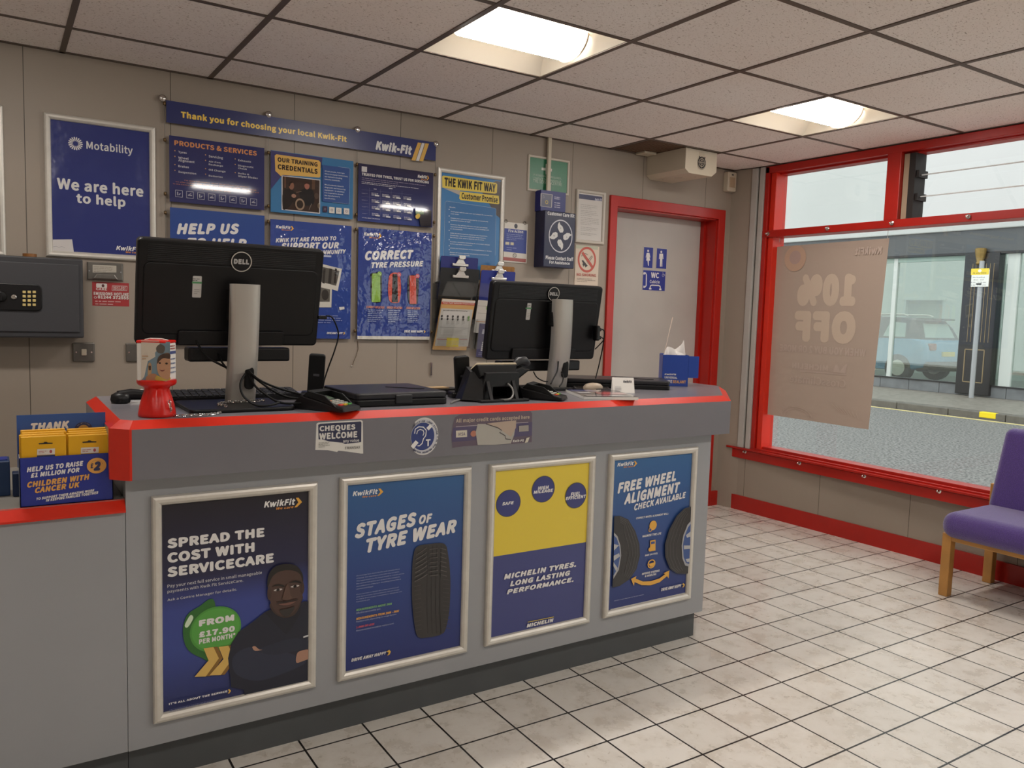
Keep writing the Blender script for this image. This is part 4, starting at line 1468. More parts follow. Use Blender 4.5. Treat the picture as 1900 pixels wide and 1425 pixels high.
p.line([(740, 1215), (790, 1100)], .0022, '8d7c6e')
p.poly([(990, 370), (1500, 432), (1512, 450), (1498, 1105), (1480, 1108), (1010, 1060), (990, 1040)], '2a4f98')
p.line([(1290, 402), (1500, 432), (1510, 450), (1498, 1105), (1180, 1075)], .001, 'b4c4d8')
p.para(['All our people, from tyre', 'fitters to master technicians,', 'are trained to leading', 'industry standards.', '', 'We provide the latest in', 'diagnostic and measuring', 'equipment - to whatever', 'it is required to exceed', 'the manufacturer\'s', 'specification.'], (1030, 1010), (1475, 520), 'd0d4de', b=.035)
for x0, x1, y, c in ((1000, 1085, 1205, '3c2f4a'), (1118, 1222, 1222, 'd6d2c8'), (1248, 1352, 1236, 'd6d2c8'), (1392, 1498, 1246, 'd6cfc8')):
    p.rect((x0, y + 52), (x1, y - 52), c, .0016)
    p.ell((x0 + 28, y + 22), (x1 - 28, y - 22), '8d8290', 14, .6)
p.build('sheet', t)

t, p = hung('dark navy servicing price table poster with a small white square top corner', [(664, 303), (804, 321), (801, 424), (664, 408)],
            grad('poster_price_navy', [(0, '30408c'), (.45, '2a2f66'), (1, '28243f')], 0, .3, .045))
p.crop(660, 300, 11.4)
p.rect((125, 208), (240, 110), 'c9c4c4', .001)
p.logo((1310, 372), (1550, 300))
p.text('TRUSTED FOR TYRES, TRUST US FOR SERVICING', (128, 302), (1545, 412), 'd6d2d0', b=.06)
p.bars((128, 400), (1490, 492), 2, '8a7f9a', .3)
p.bars((122, 470), (1405, 566), 2, 'c4c0c8', .34)
for x in (292, 520, 748, 975):
    p.line([(x, 560 + (x - 292) * .09), (x - 8, 1140 + (x - 292) * .1)], .0005, '8f90b0')
for y in (590, 735, 875, 1010):
    p.line([(118, y), (1190, y + 112)], .0005, '7b7c9e')
for r in range(4):
    y = 655 + r * 142
    p.bars((120, y + 22), (255, y + 20), 2, 'a9a8bc', .4)
    for k, x in enumerate((325, 550, 775, 1000)):
        yy = y + 15 + (x - 325) * .12
        p.bars((x, yy + 50), (x + 165, yy), 3, 'b9b8c8', .45)
        p.rect((x + 75, yy + 58), (x + 165, yy + 42), 'dcdad8')
p.bars((360, 600), (470, 576), 1, 'b9b8c8', .4); p.bars((680, 588), (830, 570), 1, 'b9b8c8', .5)
p.text("IT'S ALL ABOUT THE SERVICE", (115, 1195), (490, 1212), 'c9c6cc', b=.05)
p.poly([(1235, 1120), (1240, 980), (1430, 1000), (1580, 1040), (1580, 1385), (1345, 1365), (1325, 1210)], '28242c')
p.poly([(1240, 980), (1420, 1000), (1420, 1120), (1250, 1115)], '55784a')
p.text('20%', (1280, 1065), (1415, 1000), 'c6d6a0', b=.05)
p.poly([(1240, 1150), (1300, 1100), (1340, 1140), (1310, 1205), (1255, 1205)], 'd0a92c', 3)
p.build('sheet', t)

BLUE = '2a429a'
t, p = hung('blue help us to help poster half hidden behind the large black monitor', [(316, 385), (490, 400), (490, 640), (316, 640)], grad('poster_help_blue', [(0, '22308a'), (1, '2b4a9c')], 0, .6, .045))
p.crop(280, 160, 5.0893)
p.text('HELP US', (244, 1400), (834, 1297), WHT, b=.075, sh=.2, res=4, br=(820, 1399))
p.crop(240, 420, 3.9571)
p.text('TO HELP...', (428, 160), (950, 94), WHT, b=.075, sh=.2, res=4, br=(944, 168))
p.build('sheet', t)

t, p = hung('wrinkled blue community support poster with black and white photos beside the monitor', [(501, 405), (653, 421), (648, 628), (501, 628)], BLUE, gloss=.06, wr=.9)
p.crop(480, 380, 5.0882)
p.logo((162, 236), (332, 203))
p.text('KWIK FIT ARE PROUD TO', (160, 357), (732, 297), WHT, b=.06, sh=.2, br=(725, 336))
p.text('SUPPORT OUR', (210, 424), (757, 352), WHT, b=.075, sh=.2, res=4, br=(746, 413))
p.text('COMMUNITY', (540, 474), (822, 420), WHT, b=.06, sh=.2, br=(812, 461))
p.bars((560, 500), (795, 474), 1, 'b9c0d8', .4)
p.poly([(540, 545), (785, 605), (745, 815), (520, 740)], 'cfc9bd')
p.poly([(560, 575), (762, 625), (730, 765), (540, 715)], '55504a')
for x, w_ in ((610, 20), (665, 26), (720, 16)):
    p.poly([(x, 600), (x + w_, 605), (x + w_ - 10, 745), (x - 12, 738)], '2e2a28')
p.poly([(530, 745), (690, 790), (684, 968), (520, 968)], 'cfc9bd')
p.poly([(545, 770), (672, 800), (668, 915), (540, 915)], '5d5850')
p.ell((590, 900), (660, 800), '37322e', 14)
p.poly([(755, 965), (805, 962), (808, 985), (762, 995)], 'd8d4d0')
p.bars((520, 1120), (800, 1040), 4, '7f8cc8', .35)
p.text('DRIVE AWAY HAPPY', (640, 1220), (790, 1202), WHT, b=.06, sh=.2)
p.poly([(795, 1206), (803, 1200), (812, 1212), (803, 1224), (795, 1226), (802, 1213)], AMB)
p.build('sheet', t)

t, p = hung('wrinkled blue correct tyre pressure poster with three coloured tyres', [(664, 422), (800, 432), (797, 631), (663, 628)], '2b3f96', gloss=.06, wr=.9)
p.crop(480, 380, 5.0882)
p.rect((932, 1268), (1612, 1245), 'cfc8bc')
p.logo((992, 310), (1160, 268))
p.text('CORRECT', (1002, 526), (1462, 425), WHT, b=.08, sh=.2, res=4, br=(1447, 512))
p.text('TYRE PRESSURE', (1062, 598), (1553, 530), WHT, b=.07, sh=.2, res=4, br=(1543, 583))
GR, RD, DK = '86b83a', 'd84a3a', '241f20'
p.poly([(1060, 650), (1150, 640), (1162, 700), (1160, 880), (1140, 922), (1072, 918), (1056, 860), (1056, 700)], DK, 4)
p.poly([(1070, 650), (1145, 645), (1148, 915), (1066, 918)], GR)
for x in (1088, 1108, 1128):
    p.line([(x, 650), (x - 3, 915)], .0008, '6f9c30')
p.poly([(1240, 655), (1320, 650), (1342, 780), (1330, 900), (1312, 925), (1250, 922), (1225, 880), (1220, 760)], RD, 4)
p.poly([(1262, 655), (1308, 655), (1312, 920), (1254, 920)], DK)
p.poly([(1410, 680), (1425, 665), (1500, 670), (1508, 760), (1500, 900), (1488, 938), (1425, 936), (1405, 860), (1403, 740)], DK, 4)
p.poly([(1422, 668), (1482, 668), (1486, 935), (1422, 935)], RD)
for x in (1438, 1454, 1470):
    p.line([(x, 672), (x + 2, 932)], .0008, 'b23a2e')
for x, y, c in ((1138, 650, GR), (1322, 658, 'd8485a'), (1495, 672, 'd8485a')):
    p.ell((x - 20, y + 22), (x + 20, y - 20), c, 18)
    p.line([(x - 8, y - 9), (x + 8, y + 11)], .0012, 'e8e4e0')
    if c != GR:
        p.line([(x + 8, y - 9), (x - 8, y + 11)], .0012, 'e8e4e0')
for s_, x0, y0, x1, y1 in (('CORRECT INFLATION', 1013, 976, 1182, 958), ('UNDER INFLATION', 1205, 980, 1351, 962), ('OVER INFLATION', 1388, 984, 1518, 966)):
    p.text(s_, (x0, y0), (x1, y1), 'e0805a', b=.06, sh=.2)
    p.bars((x0 + 10, y0 + 130), (x1 - 10, y0 + 12), 7, '9aa6d0', .32)
p.text('DRIVE AWAY HAPPY', (1368, 1205), (1548, 1185), WHT, b=.06, sh=.2)
p.poly([(1552, 1190), (1560, 1184), (1570, 1196), (1561, 1208), (1553, 1210), (1560, 1197)], AMB)
p.build('sheet', t)

t, p = framed('silver framed blue customer promise poster with yellow heading tabs', (2.053, 2.490, 1.495, 2.121), WY, '2c78bc', gloss=.2)
p.crop(790, 230, 4.9152)
p.poly([(640, 520), (692, 528), (680, 862), (640, 830), (560, 700), (500, 600)], '4d4644')
p.poly([(160, 470), (640, 538), (652, 552), (648, 628), (632, 636), (310, 606), (150, 580), (148, 480)], 'e8c83a')
p.poly([(160, 585), (310, 606), (312, 650)], 'b3aaa0')
p.poly([(312, 615), (665, 655), (670, 725), (660, 732), (318, 695), (304, 680)], 'e8c83a')
p.text('THE KWIK FIT WAY', (168, 566), (636, 548), '221c18', b=.06, res=4)
p.text('Customer Promise', (325, 682), (656, 664), '221c18', b=.05, res=3)
p.poly([(178, 702), (640, 770), (630, 1300), (160, 1240)], '2a6cae')
p.line([(160, 1240), (175, 715), (190, 703), (625, 768), (640, 780), (632, 1200)], .0012, 'b4cbe0')
p.para(['We will:', '', '   Treat your vehicle with care and always fit a protective', '   seat cover.', '', '   Ensure your vehicle is inspected by a trained and', '   qualified member of staff.', '', '   Examine the vehicle with you and give an honest', '   appraisal of the work required and all findings will',
        '   be documented.', '', '   Make recommendations based on our inspection,', '   knowledge, experience and your usage history,', '   but always with what is best for you in mind.', '', '   Provide a quotation including all associated charges',
        '   before any work commences.', '', '   Inform you immediately of any complications or delays.', '', '   Ensure all work is Quality Checked by a trained and', '   qualified member of staff.'], (205, 1195), (612, 795), 'd6dde6', b=.045, lead=1.35)
for y in (780, 840, 895, 972, 1057, 1112, 1148):
    p.ell((207, y + 4), (216, y - 5), 'd6dde6', 8)
p.build('sheet', t)

t = thing('fire_action_sign', 'small white and blue fire action notice beside the customer promise poster', 'sign', (2.577, WY, 1.635))
p = sheet(2.496, 2.658, 1.634, 1.864, WY - .001, 'd6cfc2', th=.004)
p.crop(790, 230, 4.9152)
p.poly([(718, 950), (922, 972), (915, 1185), (708, 1162)], '23399a')
p.ell((806, 952), (838, 912), '2a2a3c', 16)
p.text('Fire Action', (753, 986), (888, 972), 'dcdad8', b=.03)
p.bars((735, 1060), (900, 1010), 4, '8794cc', .3)
p.bars((725, 1105), (868, 1082), 1, 'cfc4a0', .7)
p.bars((735, 1155), (830, 1125), 2, '8794cc', .3)
p.ell((792, 1217), (828, 1182), '4a4440', 18, .78)
p.line([(798, 1190), (822, 1210)], .0014, '4a4440')
p.poly([(706, 1212), (912, 1232), (910, 1262), (704, 1242)], 'a8473f')
p.build('sign_plate', t)
for px in (733, 905):
    q = p.uv((px, 885))
    b = MB(); b.tube([(q[0] + .009 * math.cos(a), WY - .004, 1.868 + .009 * math.sin(a)) for a in [k * PI / 5 for k in range(11)]], .002, M_GREYMETAL, 6); b.build('hook', t)

t = thing('first_aid_sign', 'green sign in a white frame crossed by the vertical conduit', 'sign', (2.797, WY, 2.06))
b = MB(); profile_frame(b, 2.646, 2.948, 2.058, 2.267, WY, .014, .01, mat('white_plastic_frame', 'cfc6b8', rough=.4)); b.build('frame', t)
p = sheet(2.652, 2.942, 2.064, 2.261, WY - .002, '1f7a4e', th=.001)
p.crop(970, 275, 11.875)
p.poly([(505, 345), (562, 352), (556, 585), (498, 578)], 'd3d4c8')
p.poly([(415, 425), (645, 455), (640, 515), (412, 482)], 'd3d4c8')
for s_, x0, y0, x1, y1 in (('IF ASSISTANCE IS REQUIRED,', 232, 612, 848, 650), ('CONTACT THE MANAGER OR', 235, 682, 842, 718), ('THE SERVICE CENTRE', 222, 750, 858, 770)):
    p.text(s_, (x0, y0), (x1, y1), 'a9c4ac', b=.02)
p.build('sign_plate', t)

t = thing('conduit_pipe', 'cream vertical conduit pipe coming down from the ceiling over the green sign', 'pipe', (2.785, WY - .012, 2.05))
b = MB(); b.box(2.772, 2.797, WY - .028, WY - .012, 2.0, CZ, M_CREAM, .004)
b.build('conduit_body', t)
b = MB(); b.box(2.796, 2.806, WY - .02, WY - .0105, 2.06, 2.12, M_PAPER, .003); b.build('masking_tape', t)

t = thing('leaflet_sign', 'small navy two panel sign between the green sign and the care kit box', 'sign', (2.84, WY, 1.93))
LY = WY - .06
p = Print((0, LY, 0), gloss=.3).crop(970, 275, 11.875)
c0, c1 = atY(1003, 390, LY), atY(1050, 358, LY)
p.mb.box(c0.x, c1.x, LY, WY, 1.943, c1.z, M_NAVY)
p.poly([(395, 990), (655, 1020), (640, 1310), (388, 1280)], 'b5aaa4')
p.poly([(412, 1000), (640, 1028), (626, 1298), (404, 1270)], '2e3058')
p.line([(450, 1030), (480, 1090), (440, 1095)], .002, '8a88a0')
p.ell((490, 1230), (560, 1150), 'c0a030', 16, .6)
for y, s_ in ((1075, 'FOR WAITING'), (1110, 'Car Service'), (1200, 'Please order'), (1250, 'your tyres'), (1295, 'before you need')):
    p.bars((690, y + 20), (920, y + 8), 1, 'a9a6c4', .45)
p.build('sign_panel', t)

t = thing('care_kit_box', 'navy customer care kit box with round white swirl emblem on the wall', 'box', (2.825, 3.95, 1.615))
KY = 3.9
b = MB(); b.box(2.711, 2.937, KY, WY, 1.615, 1.942, mat('navy_box_card', '1b1d3e', rough=.35), .004); b.build('box_body', t)
p = Print((0, KY - .0003, 0), gloss=.3).crop(985, 345, 7.5)
p.text('Customer Care Kit', (233, 402), (607, 393), 'd0ced0', b=.055)
p.text('Please Contact Staff', (205, 1020), (590, 994), 'd0ced0', b=.055)
p.text('For Assistance', (255, 1080), (540, 1056), 'd0ced0', b=.055)
p.ell((240, 915), (585, 488), 'c4c2cc', 48, .93)
u, v = p.uv((410, 698))
for k, ch in enumerate('FUTN'):
    a = PI / 2 - k * PI / 2
    q = [(.022, -.016), (.036, -.022), (.056, -.014), (.068, .004), (.082, .012), (.066, .022), (.046, .022), (.03, .012), (.02, .004)]
    p.fill([(u + x * math.cos(a) - y * math.sin(a), v + x * math.sin(a) + y * math.cos(a)) for x, y in q], 'cfcdca', k == 0)
p.k += 1
for k, ch in enumerate('FLTN'):
    a = PI / 2 - k * PI / 2
    p.glyph_at(ch, u + .047 * math.cos(a), v + .047 * math.sin(a), .012, 0, '4a4a58', b=.03)
p.build('box_print', t)

t, p = framed('small white framed certificate beside the washroom door', (3.005, 3.234, 1.783, 2.107), WY, 'c9c2ba', fw=.02, dp=.016, fm=mat('white_frame', 'c6bfb4', rough=.4), cat='certificate', name='framed_certificate')
p.crop(985, 345, 7.5)
p.poly([(664, 108), (992, 152), (988, 215), (662, 175)], '33345c')
p.text('Kwik-Fit', (890, 205), (985, 178), 'b9b8cc', b=.05, sh=.2)
for y0, n in ((250, 3), (330, 4), (430, 5), (560, 3), (640, 2)):
    p.bars((690, y0 + n * 22), (960, y0 + 28), n, '9a948c', .25)
p.build('sheet', t)

t = thing('no_smoking_sign', 'cream no smoking sign with a red crossed circle under the certificate', 'sign', (3.11, WY, 1.5))
p = sheet(3.018, 3.203, 1.508, 1.770, WY - .0005, 'd6bfa8', th=.003)
p.crop(985, 345, 7.5)
p.poly([(628, 820), (935, 842), (932, 890), (625, 868)], 'b5b59a')
p.ell((645, 1197), (912, 858), 'c8402c', 40, .82)
p.poly([(705, 1040), (725, 1030), (790, 1110), (760, 1135)], '2a2624'); p.poly([(715, 1080), (745, 1085), (730, 1130)], '2a2624')
p.line([(790, 1075), (860, 985), (850, 970), (790, 1040)], .003, '3a3634')
p.line([(700, 980), (730, 945), (760, 940), (790, 960)], .003, '3a3634')
p.line([(715, 925), (855, 1130)], .017, 'c8402c')
p.text('NO SMOKING', (635, 1250), (903, 1228), 'c05040', b=.04)
p.bars((640, 1335), (900, 1290), 3, '8f7a6c', .3)
p.build('sign_plate', t)

# washroom signs on the door leaf
DY = YB + .13


def dsign(label, q, name='washroom_sign'):
    c = [atY(px, py, DY) for px, py in q]
    x0, x1 = (c[0].x + c[3].x) / 2, (c[1].x + c[2].x) / 2
    z0, z1 = (c[2].z + c[3].z) / 2, (c[0].z + c[1].z) / 2
    t = thing(name, label, 'sign', ((x0 + x1) / 2, DY, z0), 'blue signs on the washroom door')
    p = sheet(x0, x1, z0, z1, DY - .0004, 'b9b4b0', th=.002)
    p.k = 0
    e = .004
    p.fill([(x0 + e, z0 + e), (x1 - e, z0 + e), (x1 - e, z1 - e), (x0 + e, z1 - e)], '1f2f9a')
    return t, p.crop(1100, 340, 3.5643)


t, p = dsign('blue women figure sign on the washroom door', [(1193, 457), (1213, 459), (1210, 499), (1193, 497)])
p.ell((359, 455), (372, 440), WHT, 14)
p.poly([(356, 460), (374, 460), (380, 490), (376, 492), (372, 478), (379, 512), (370, 512), (369, 545), (364, 545), (361, 512), (352, 512), (358, 476), (353, 492), (349, 490)], WHT)
p.build('sign_plate', t)
t, p = dsign('blue men figure sign on the washroom door', [(1217, 460), (1238, 461), (1236, 500), (1217, 499)])
p.ell((446, 462), (459, 446), WHT, 14)
p.poly([(440, 466), (464, 466), (466, 502), (461, 502), (459, 478), (459, 552), (453, 552), (452, 512), (449, 552), (443, 552), (445, 478), (442, 502), (437, 502)], WHT)
p.build('sign_plate', t)
t, p = dsign('blue cubicle sign with grab rails below the figure signs', [(1192, 501), (1236, 502), (1233, 541), (1191, 539)])
p.text('WC', (384, 626), (438, 592), WHT, b=.05)
p.text('Cubicle', (376, 660), (442, 642), WHT, b=.03)
p.line([(338, 592), (348, 594), (354, 606), (352, 676), (345, 686), (335, 686)], .0085, WHT)
p.line([(338, 590), (338, 604)], .012, WHT); p.line([(338, 678), (337, 692)], .012, WHT)
p.line([(376, 698), (380, 678), (390, 674), (434, 676), (444, 682), (445, 700)], .0085, WHT)
p.line([(370, 697), (386, 698)], .011, WHT); p.line([(437, 701), (452, 702)], .011, WHT)
p.ell((456, 618), (470, 600), 'c9cce0', 16, .75)
p.line([(461, 588), (463, 602), (472, 604), (474, 614)], .003, 'c9cce0')
p.build('sign_plate', t)

# ------------------------------------------------------------------ wall fittings
t = thing('wall_safe', 'charcoal wall safe with a keypad door below the cream notice', 'safe', (-.03, 3.93, 1.175))
SFY = 3.86
b = MB(); b.box(-.40, .318, SFY + .004, YB, 1.176, 1.508, M_SAFE, .006); b.build('safe_body', t)
c0, c1 = atY(0, 615, SFY), atY(146, 490, SFY)
b = MB(); b.box(-.38, c1.x, SFY - .003, SFY + .004, c0.z, c1.z - .004, mat('safe_door_enamel', '3c3c40', rough=.5), .003); dr = b.build('safe_door', t)
p = Print((0, SFY - .012, 0), gloss=.4).crop(0, 440, 4.1906)
q0, q1 = p.uv((-140, 565)), p.uv((325, 370))
b = MB(); b.prism(rrect(q0[0], q1[0], q0[1], q1[1], .02), SFY - .012, SFY - .003, M_BLACK, 'xz', bev=.003); b.build('lock_panel', dr)
for r in range(4):
    for k in range(3):
        u, v = p.uv((188 + k * 39, 427 + r * 33))
        b = MB(); b.box(u - .0058, u + .0058, SFY - .0165, SFY - .012, v - .0052, v + .0052, M_BRASS, .0012); b.build('key', dr)
u, v = p.uv((108, 466))
b = MB(); b.lathe([(.0095, SFY - .012), (.0095, SFY - .017), (.006, SFY - .018), (.0055, SFY - .0165)], M_CHROME, (u, 0, v), 18, axis='y'); b.build('lock_cylinder', dr)
u, v = p.uv((5, 460))
b = MB(); b.lathe([(.022, SFY - .012), (.022, SFY - .02), (.018, SFY - .024)], M_BLACK2, (u, 0, v), 24, axis='y'); b.box(u - .004, u + .004, SFY - .036, SFY - .024, v - .018, v + .018, M_BLACK, .002); b.build('door_knob', dr)

t = thing('tape_roll', 'brown roll of tape lying on top of the safe', 'tape', (.11, 3.93, 1.508))
b = MB(); b.lathe([(.02, 1.508), (.026, 1.509), (.026, 1.522), (.02, 1.523)], mat('brown_tape', '8a5a2c', rough=.4), (.128, 3.93, 0), 24); b.build('tape_body', t)

t = thing('bell_box', 'grey metal bell cover with a label plate beside the safe', 'box', (.414, YB, 1.427))
p = sheet(.344, .487, 1.427, 1.505, YB - .0, '9a948a', th=.002)
p.mb = MB(); p.mb.prism([(.344, 1.427), (.487, 1.427), (.487, 1.505), (.344, 1.505)], YB, YB - .012, M_GREYMETAL, 'xz', bev=.005)
p.mb.prism([(.365, 1.432), (.466, 1.432), (.452, 1.454), (.379, 1.454)], YB - .012, YB - .026, M_GREYMETAL, 'xz', bev=.004)
p.O = Vector((0, YB - .0125, 0)); p.crop(0, 440, 4.1906)
p.poly([(720, 215), (905, 222), (905, 275), (720, 275)], 'b9b0a0')
p.bars((728, 272), (898, 232), 4, '8a8070', .3)
p.build('cover', t)
for x in (.353, .478):
    b = MB(); b.lathe([(.003, YB - .012), (.003, YB - .0135)], M_GREYPANEL, (x, 0, 1.466), 10, axis='y'); b.build('screw', t)

t = thing('hotline_sticker', 'red emissions hotline sticker on the wall under the bell cover', 'sticker', (.438, YB, 1.314))
p = sheet(.364, .512, 1.3145, 1.419, YB, 'b3262a', th=.0008)
p.crop(0, 440, 4.1906)
p.rect((748, 392), (832, 362), 'd8cfc8', .0035); p.ell((790, 390), (812, 366), '5a2a2a', 14)
p.text('CARE', (746, 412), (832, 396), 'd8c8c0', b=.05)
p.poly([(872, 376), (990, 380), (988, 418), (868, 414)], 'cdb8b0'); p.poly([(876, 380), (986, 384), (984, 414), (872, 410)], 'b3262a')
p.text('NEXT DAY', (882, 396), (978, 386), 'd8c8c0', b=.03); p.text('DELIVERY', (882, 410), (978, 401), 'd8c8c0', b=.03)
p.text('EMISSIONS HOTLINE', (728, 450), (1000, 434), 'dccfc8', b=.06)
p.text('01244 372555', (760, 478), (1000, 460), 'dccfc8', b=.07)
p.ell((730, 478), (752, 460), 'dccfc8', 14, .6)
p.bars((740, 530), (990, 495), 2, 'd09a94', .35)
p.build('sticker_face', t)
for lab, x0, x1, z0, z1, sw in (('grey metal wall switch plate with a cream rocker under the safe', .284, .370, 1.066, 1.151, True), ('grey metal wall plate partly hidden by the large monitor', .495, .589, 1.065, 1.150, False)):
    t = thing('wall_plate', lab, 'switch', ((x0 + x1) / 2, YB, z0))
    b = MB(); b.box(x0, x1, YB - .011, YB, z0, z1, M_GREYMETAL, .006); b.build('plate', t)
    xm, zm = (x0 + x1) / 2, (z0 + z1) / 2
    if sw:
        b = MB(); b.box(xm - .010, xm + .010, YB - .016, YB - .01, zm - .014, zm + .014, M_CREAM, .002); b.build('rocker', t)
    for x in (x0 + .013, x1 - .013):
        b = MB(); b.lathe([(.0035, YB - .011), (.0035, YB - .0125)], M_CHROME, (x, 0, zm), 10, axis='y'); b.build('screw', t)

t = thing('motion_sensor', 'cream motion sensor high in the corner by the window', 'sensor', (4.35, 3.96, 2.24))
SY = 3.955
c0, c1 = atY(1350, 354, SY), atY(1367.5, 320.5, SY)
b = MB(); b.prism(rrect(c0.x, c1.x, c0.z, c1.z, .01), SY, YB, M_CREAM, 'xz', bev=.006)
b.build('housing', t)
xm = (c0.x + c1.x) / 2; h = c1.z - c0.z
b = MB(); b.box(c0.x + .016, c1.x - .016, SY - .004, SY, c0.z + h * .2, c0.z + h * .72, mat('sensor_lens', 'b39c80', rough=.3), .004); b.build('lens', t)
b = MB(); b.box(xm - .008, xm + .008, SY - .003, SY, c0.z + h * .82, c0.z + h * .88, M_DGREY, .001); b.build('indicator', t)

t = thing('security_unit', 'cream security box with a round black nozzle grille above the washroom door', 'box', (3.705, 3.83, 2.227))
b = MB()
b.prism([(3.57, 2.378), (3.57, 2.252), (3.604, 2.228), (3.80, 2.228), (3.841, 2.258), (3.841, 2.378)], 3.65, YB, M_CREAM, 'xz', bev=.002)
b.build('housing', t)
b = MB(); b.prism([(3.684, 2.366), (3.684, 2.33), (3.73, 2.33), (3.73, 2.366)], 3.6485, 3.66, mat('cover_flap', 'c6b9a4', rough=.4), 'xz', bev=.001); b.build('cover_flap', t)
p = Print((0, 3.6478, 0), gloss=.4)
p.ring(3.706, 2.299, .037, .040, 'a09480', 36); p.ring(3.706, 2.303, .033, .036, '101012', 36)
for r in (.74, .42):
    p.ring(3.706, 2.303, .033 * r, .036 * r, 'c5b8a2', 30, .86)
for a in (0, PI / 2):
    dx, dz = .0018, .032
    p.fill([(3.706 + x * math.cos(a) - y * math.sin(a), 2.303 + x * math.sin(a) + y * math.cos(a)) for x, y in ((-dx, -dz), (dx, -dz), (dx, dz), (-dx, dz))], 'b5a892')
for x in (3.684, 3.729):
    p.ring(x, 2.334, .0045, .0055, '17171a', 12)
p.build('nozzle_grille', t)
p = Print((0, 0, 2.2278), (1, 0, 0), (0, -1, 0), gloss=.5)
for x, y in ((3.65, 3.93), (3.73, 3.72)):
    p.ring(x, -y, .004, .004, '3a2e26', 10)
p.fill([(3.665, -3.84), (3.695, -3.80), (3.69, -3.795), (3.66, -3.835)], '4a3c32')
p.build('fixing_holes', t)

t = thing('air_vent', 'brown ribbed ceiling vent in the corner above the washroom door', 'vent', (3.55, 3.81, CZ))
x0, x1, y0, y1 = cell(*VENT_CELL)
y1 = YB
M_VENT = mat('brown_vent_slats', '7d6350', rough=.6)
b = MB()
b.box(x0 + .012, x1 - .012, y0 + .012, y1 - .02, CZ + .02, CZ + .03, mat('vent_dark_back', '4a3a2e', rough=.8))
for k in range(30):
    x = x0 + .02 + k * .0192
    if x < x1 - .02:
        b.box(x, x + .009, y0 + .012, y1 - .02, CZ + .002, CZ + .022, M_VENT)
b.build('vent_grille', t)
b = MB(); b.box(3.46, 3.56, 3.90, 3.985, CZ - .012, CZ + .003, M_CREAM, .003); tag(b.build('ceiling_sensor_plate'), 'small cream plate on the ceiling vent beside the security box', 'plate')

t = thing('dangling_wire', 'thin loose wire hanging on the wall under the tyre pressure poster', 'wire', (1.7, YB, 1.0))
b = MB(); b.tube([atY(px, py, YB - .004) for px, py in ((664, 633), (664.5, 648), (661, 660), (656, 672), (654, 679))], .0016, mat('dull_wire', '6a5a48', rough=.5), 6)
b.build('wire_strand', t)
b = MB(); q = atY(654, 679, YB - .004); b.tube([q, q + Vector((-.008, 0, -.002))], .003, M_GREYMETAL, 6); b.build('wire_end', t)
t = thing('wall_latch', 'narrow chrome latch on the wall below the pressure poster corner', 'latch', (2.03, YB, 1.02))
b = MB()
c0, c1 = atY(797, 697, YB), atY(801, 672, YB)
b.box(c0.x, c1.x, YB - .012, YB, c0.z, c1.z, M_CHROME, .002); b.build('latch_plate', t)

# leaflet rack: clear pockets with clipboards and leaflets
t = thing('leaflet_rack', 'clear wall rack holding clipboards and leaflets beside the tyre pressure poster', 'rack', (2.2, YB, 1.12))
b = MB()
for x0, x1 in ((2.03, 2.285), (2.295, 2.53)):
    b.box(x0 + .008, x1 - .005, YB - .012, YB - .006, 1.13, 1.49, ACRYLIC)
b.build('back_plate', t)
for zb, hh in ((1.128, .17), (1.40, .10)):
    for x0, x1 in ((2.037, 2.275), (2.285, 2.53)):
        b = MB()
        yf = YB - .105
        b.add([(x0, YB - .07, zb), (x1, YB - .07, zb), (x1, yf, zb + hh), (x0, yf, zb + hh)], [(0, 1, 2, 3)], ACRYLIC)
        for x in (x0, x1):
            b.add([(x, YB - .07, zb), (x, yf, zb + hh), (x, YB - .01, zb + hh), (x, YB - .01, zb)], [(0, 1, 2, 3)], ACRYLIC)
        b.build('clear_pocket', t)


def tilted(x0, x1, zb, zt_, yb, yt, th, m, name, parent, r=.008):
    a = math.atan2(yb - yt, zt_ - zb)
    L_ = math.hypot(yb - yt, zt_ - zb)
    M = Matrix.Translation((0, yb, zb)) @ Matrix.Rotation(a, 4, 'X')
    b = MB(); b.prism(rrect(x0, x1, 0, L_, r), 0, th, m, 'xz', M=M)
    return b.build(name, parent), M, L_


def clip(parent, xm, M, z, m=mat('nickel_clip', 'd9d4cc', rough=.25, metal=.7)):
    b = MB()
    b.box(xm - .050, xm + .050, -.015, -.001, z - .006, z + .009, m, .003, M=M)
    b.prism([(xm - .032, z + .006), (xm + .032, z + .006), (xm + .014, z + .034), (xm - .014, z + .034)], -.016, -.006, m, 'xz', M=M, bev=.003)
    b.lathe([(.005, xm - .018), (.005, xm + .018)], m, (0, -.012, z + .034), 10, axis='x', M=M)
    b.prism(rrect(xm - .021, xm + .021, z + .034, z + .056, .009), -.03, -.022, m, 'xz', M=M, bev=.002)
    b.build('clip', parent)


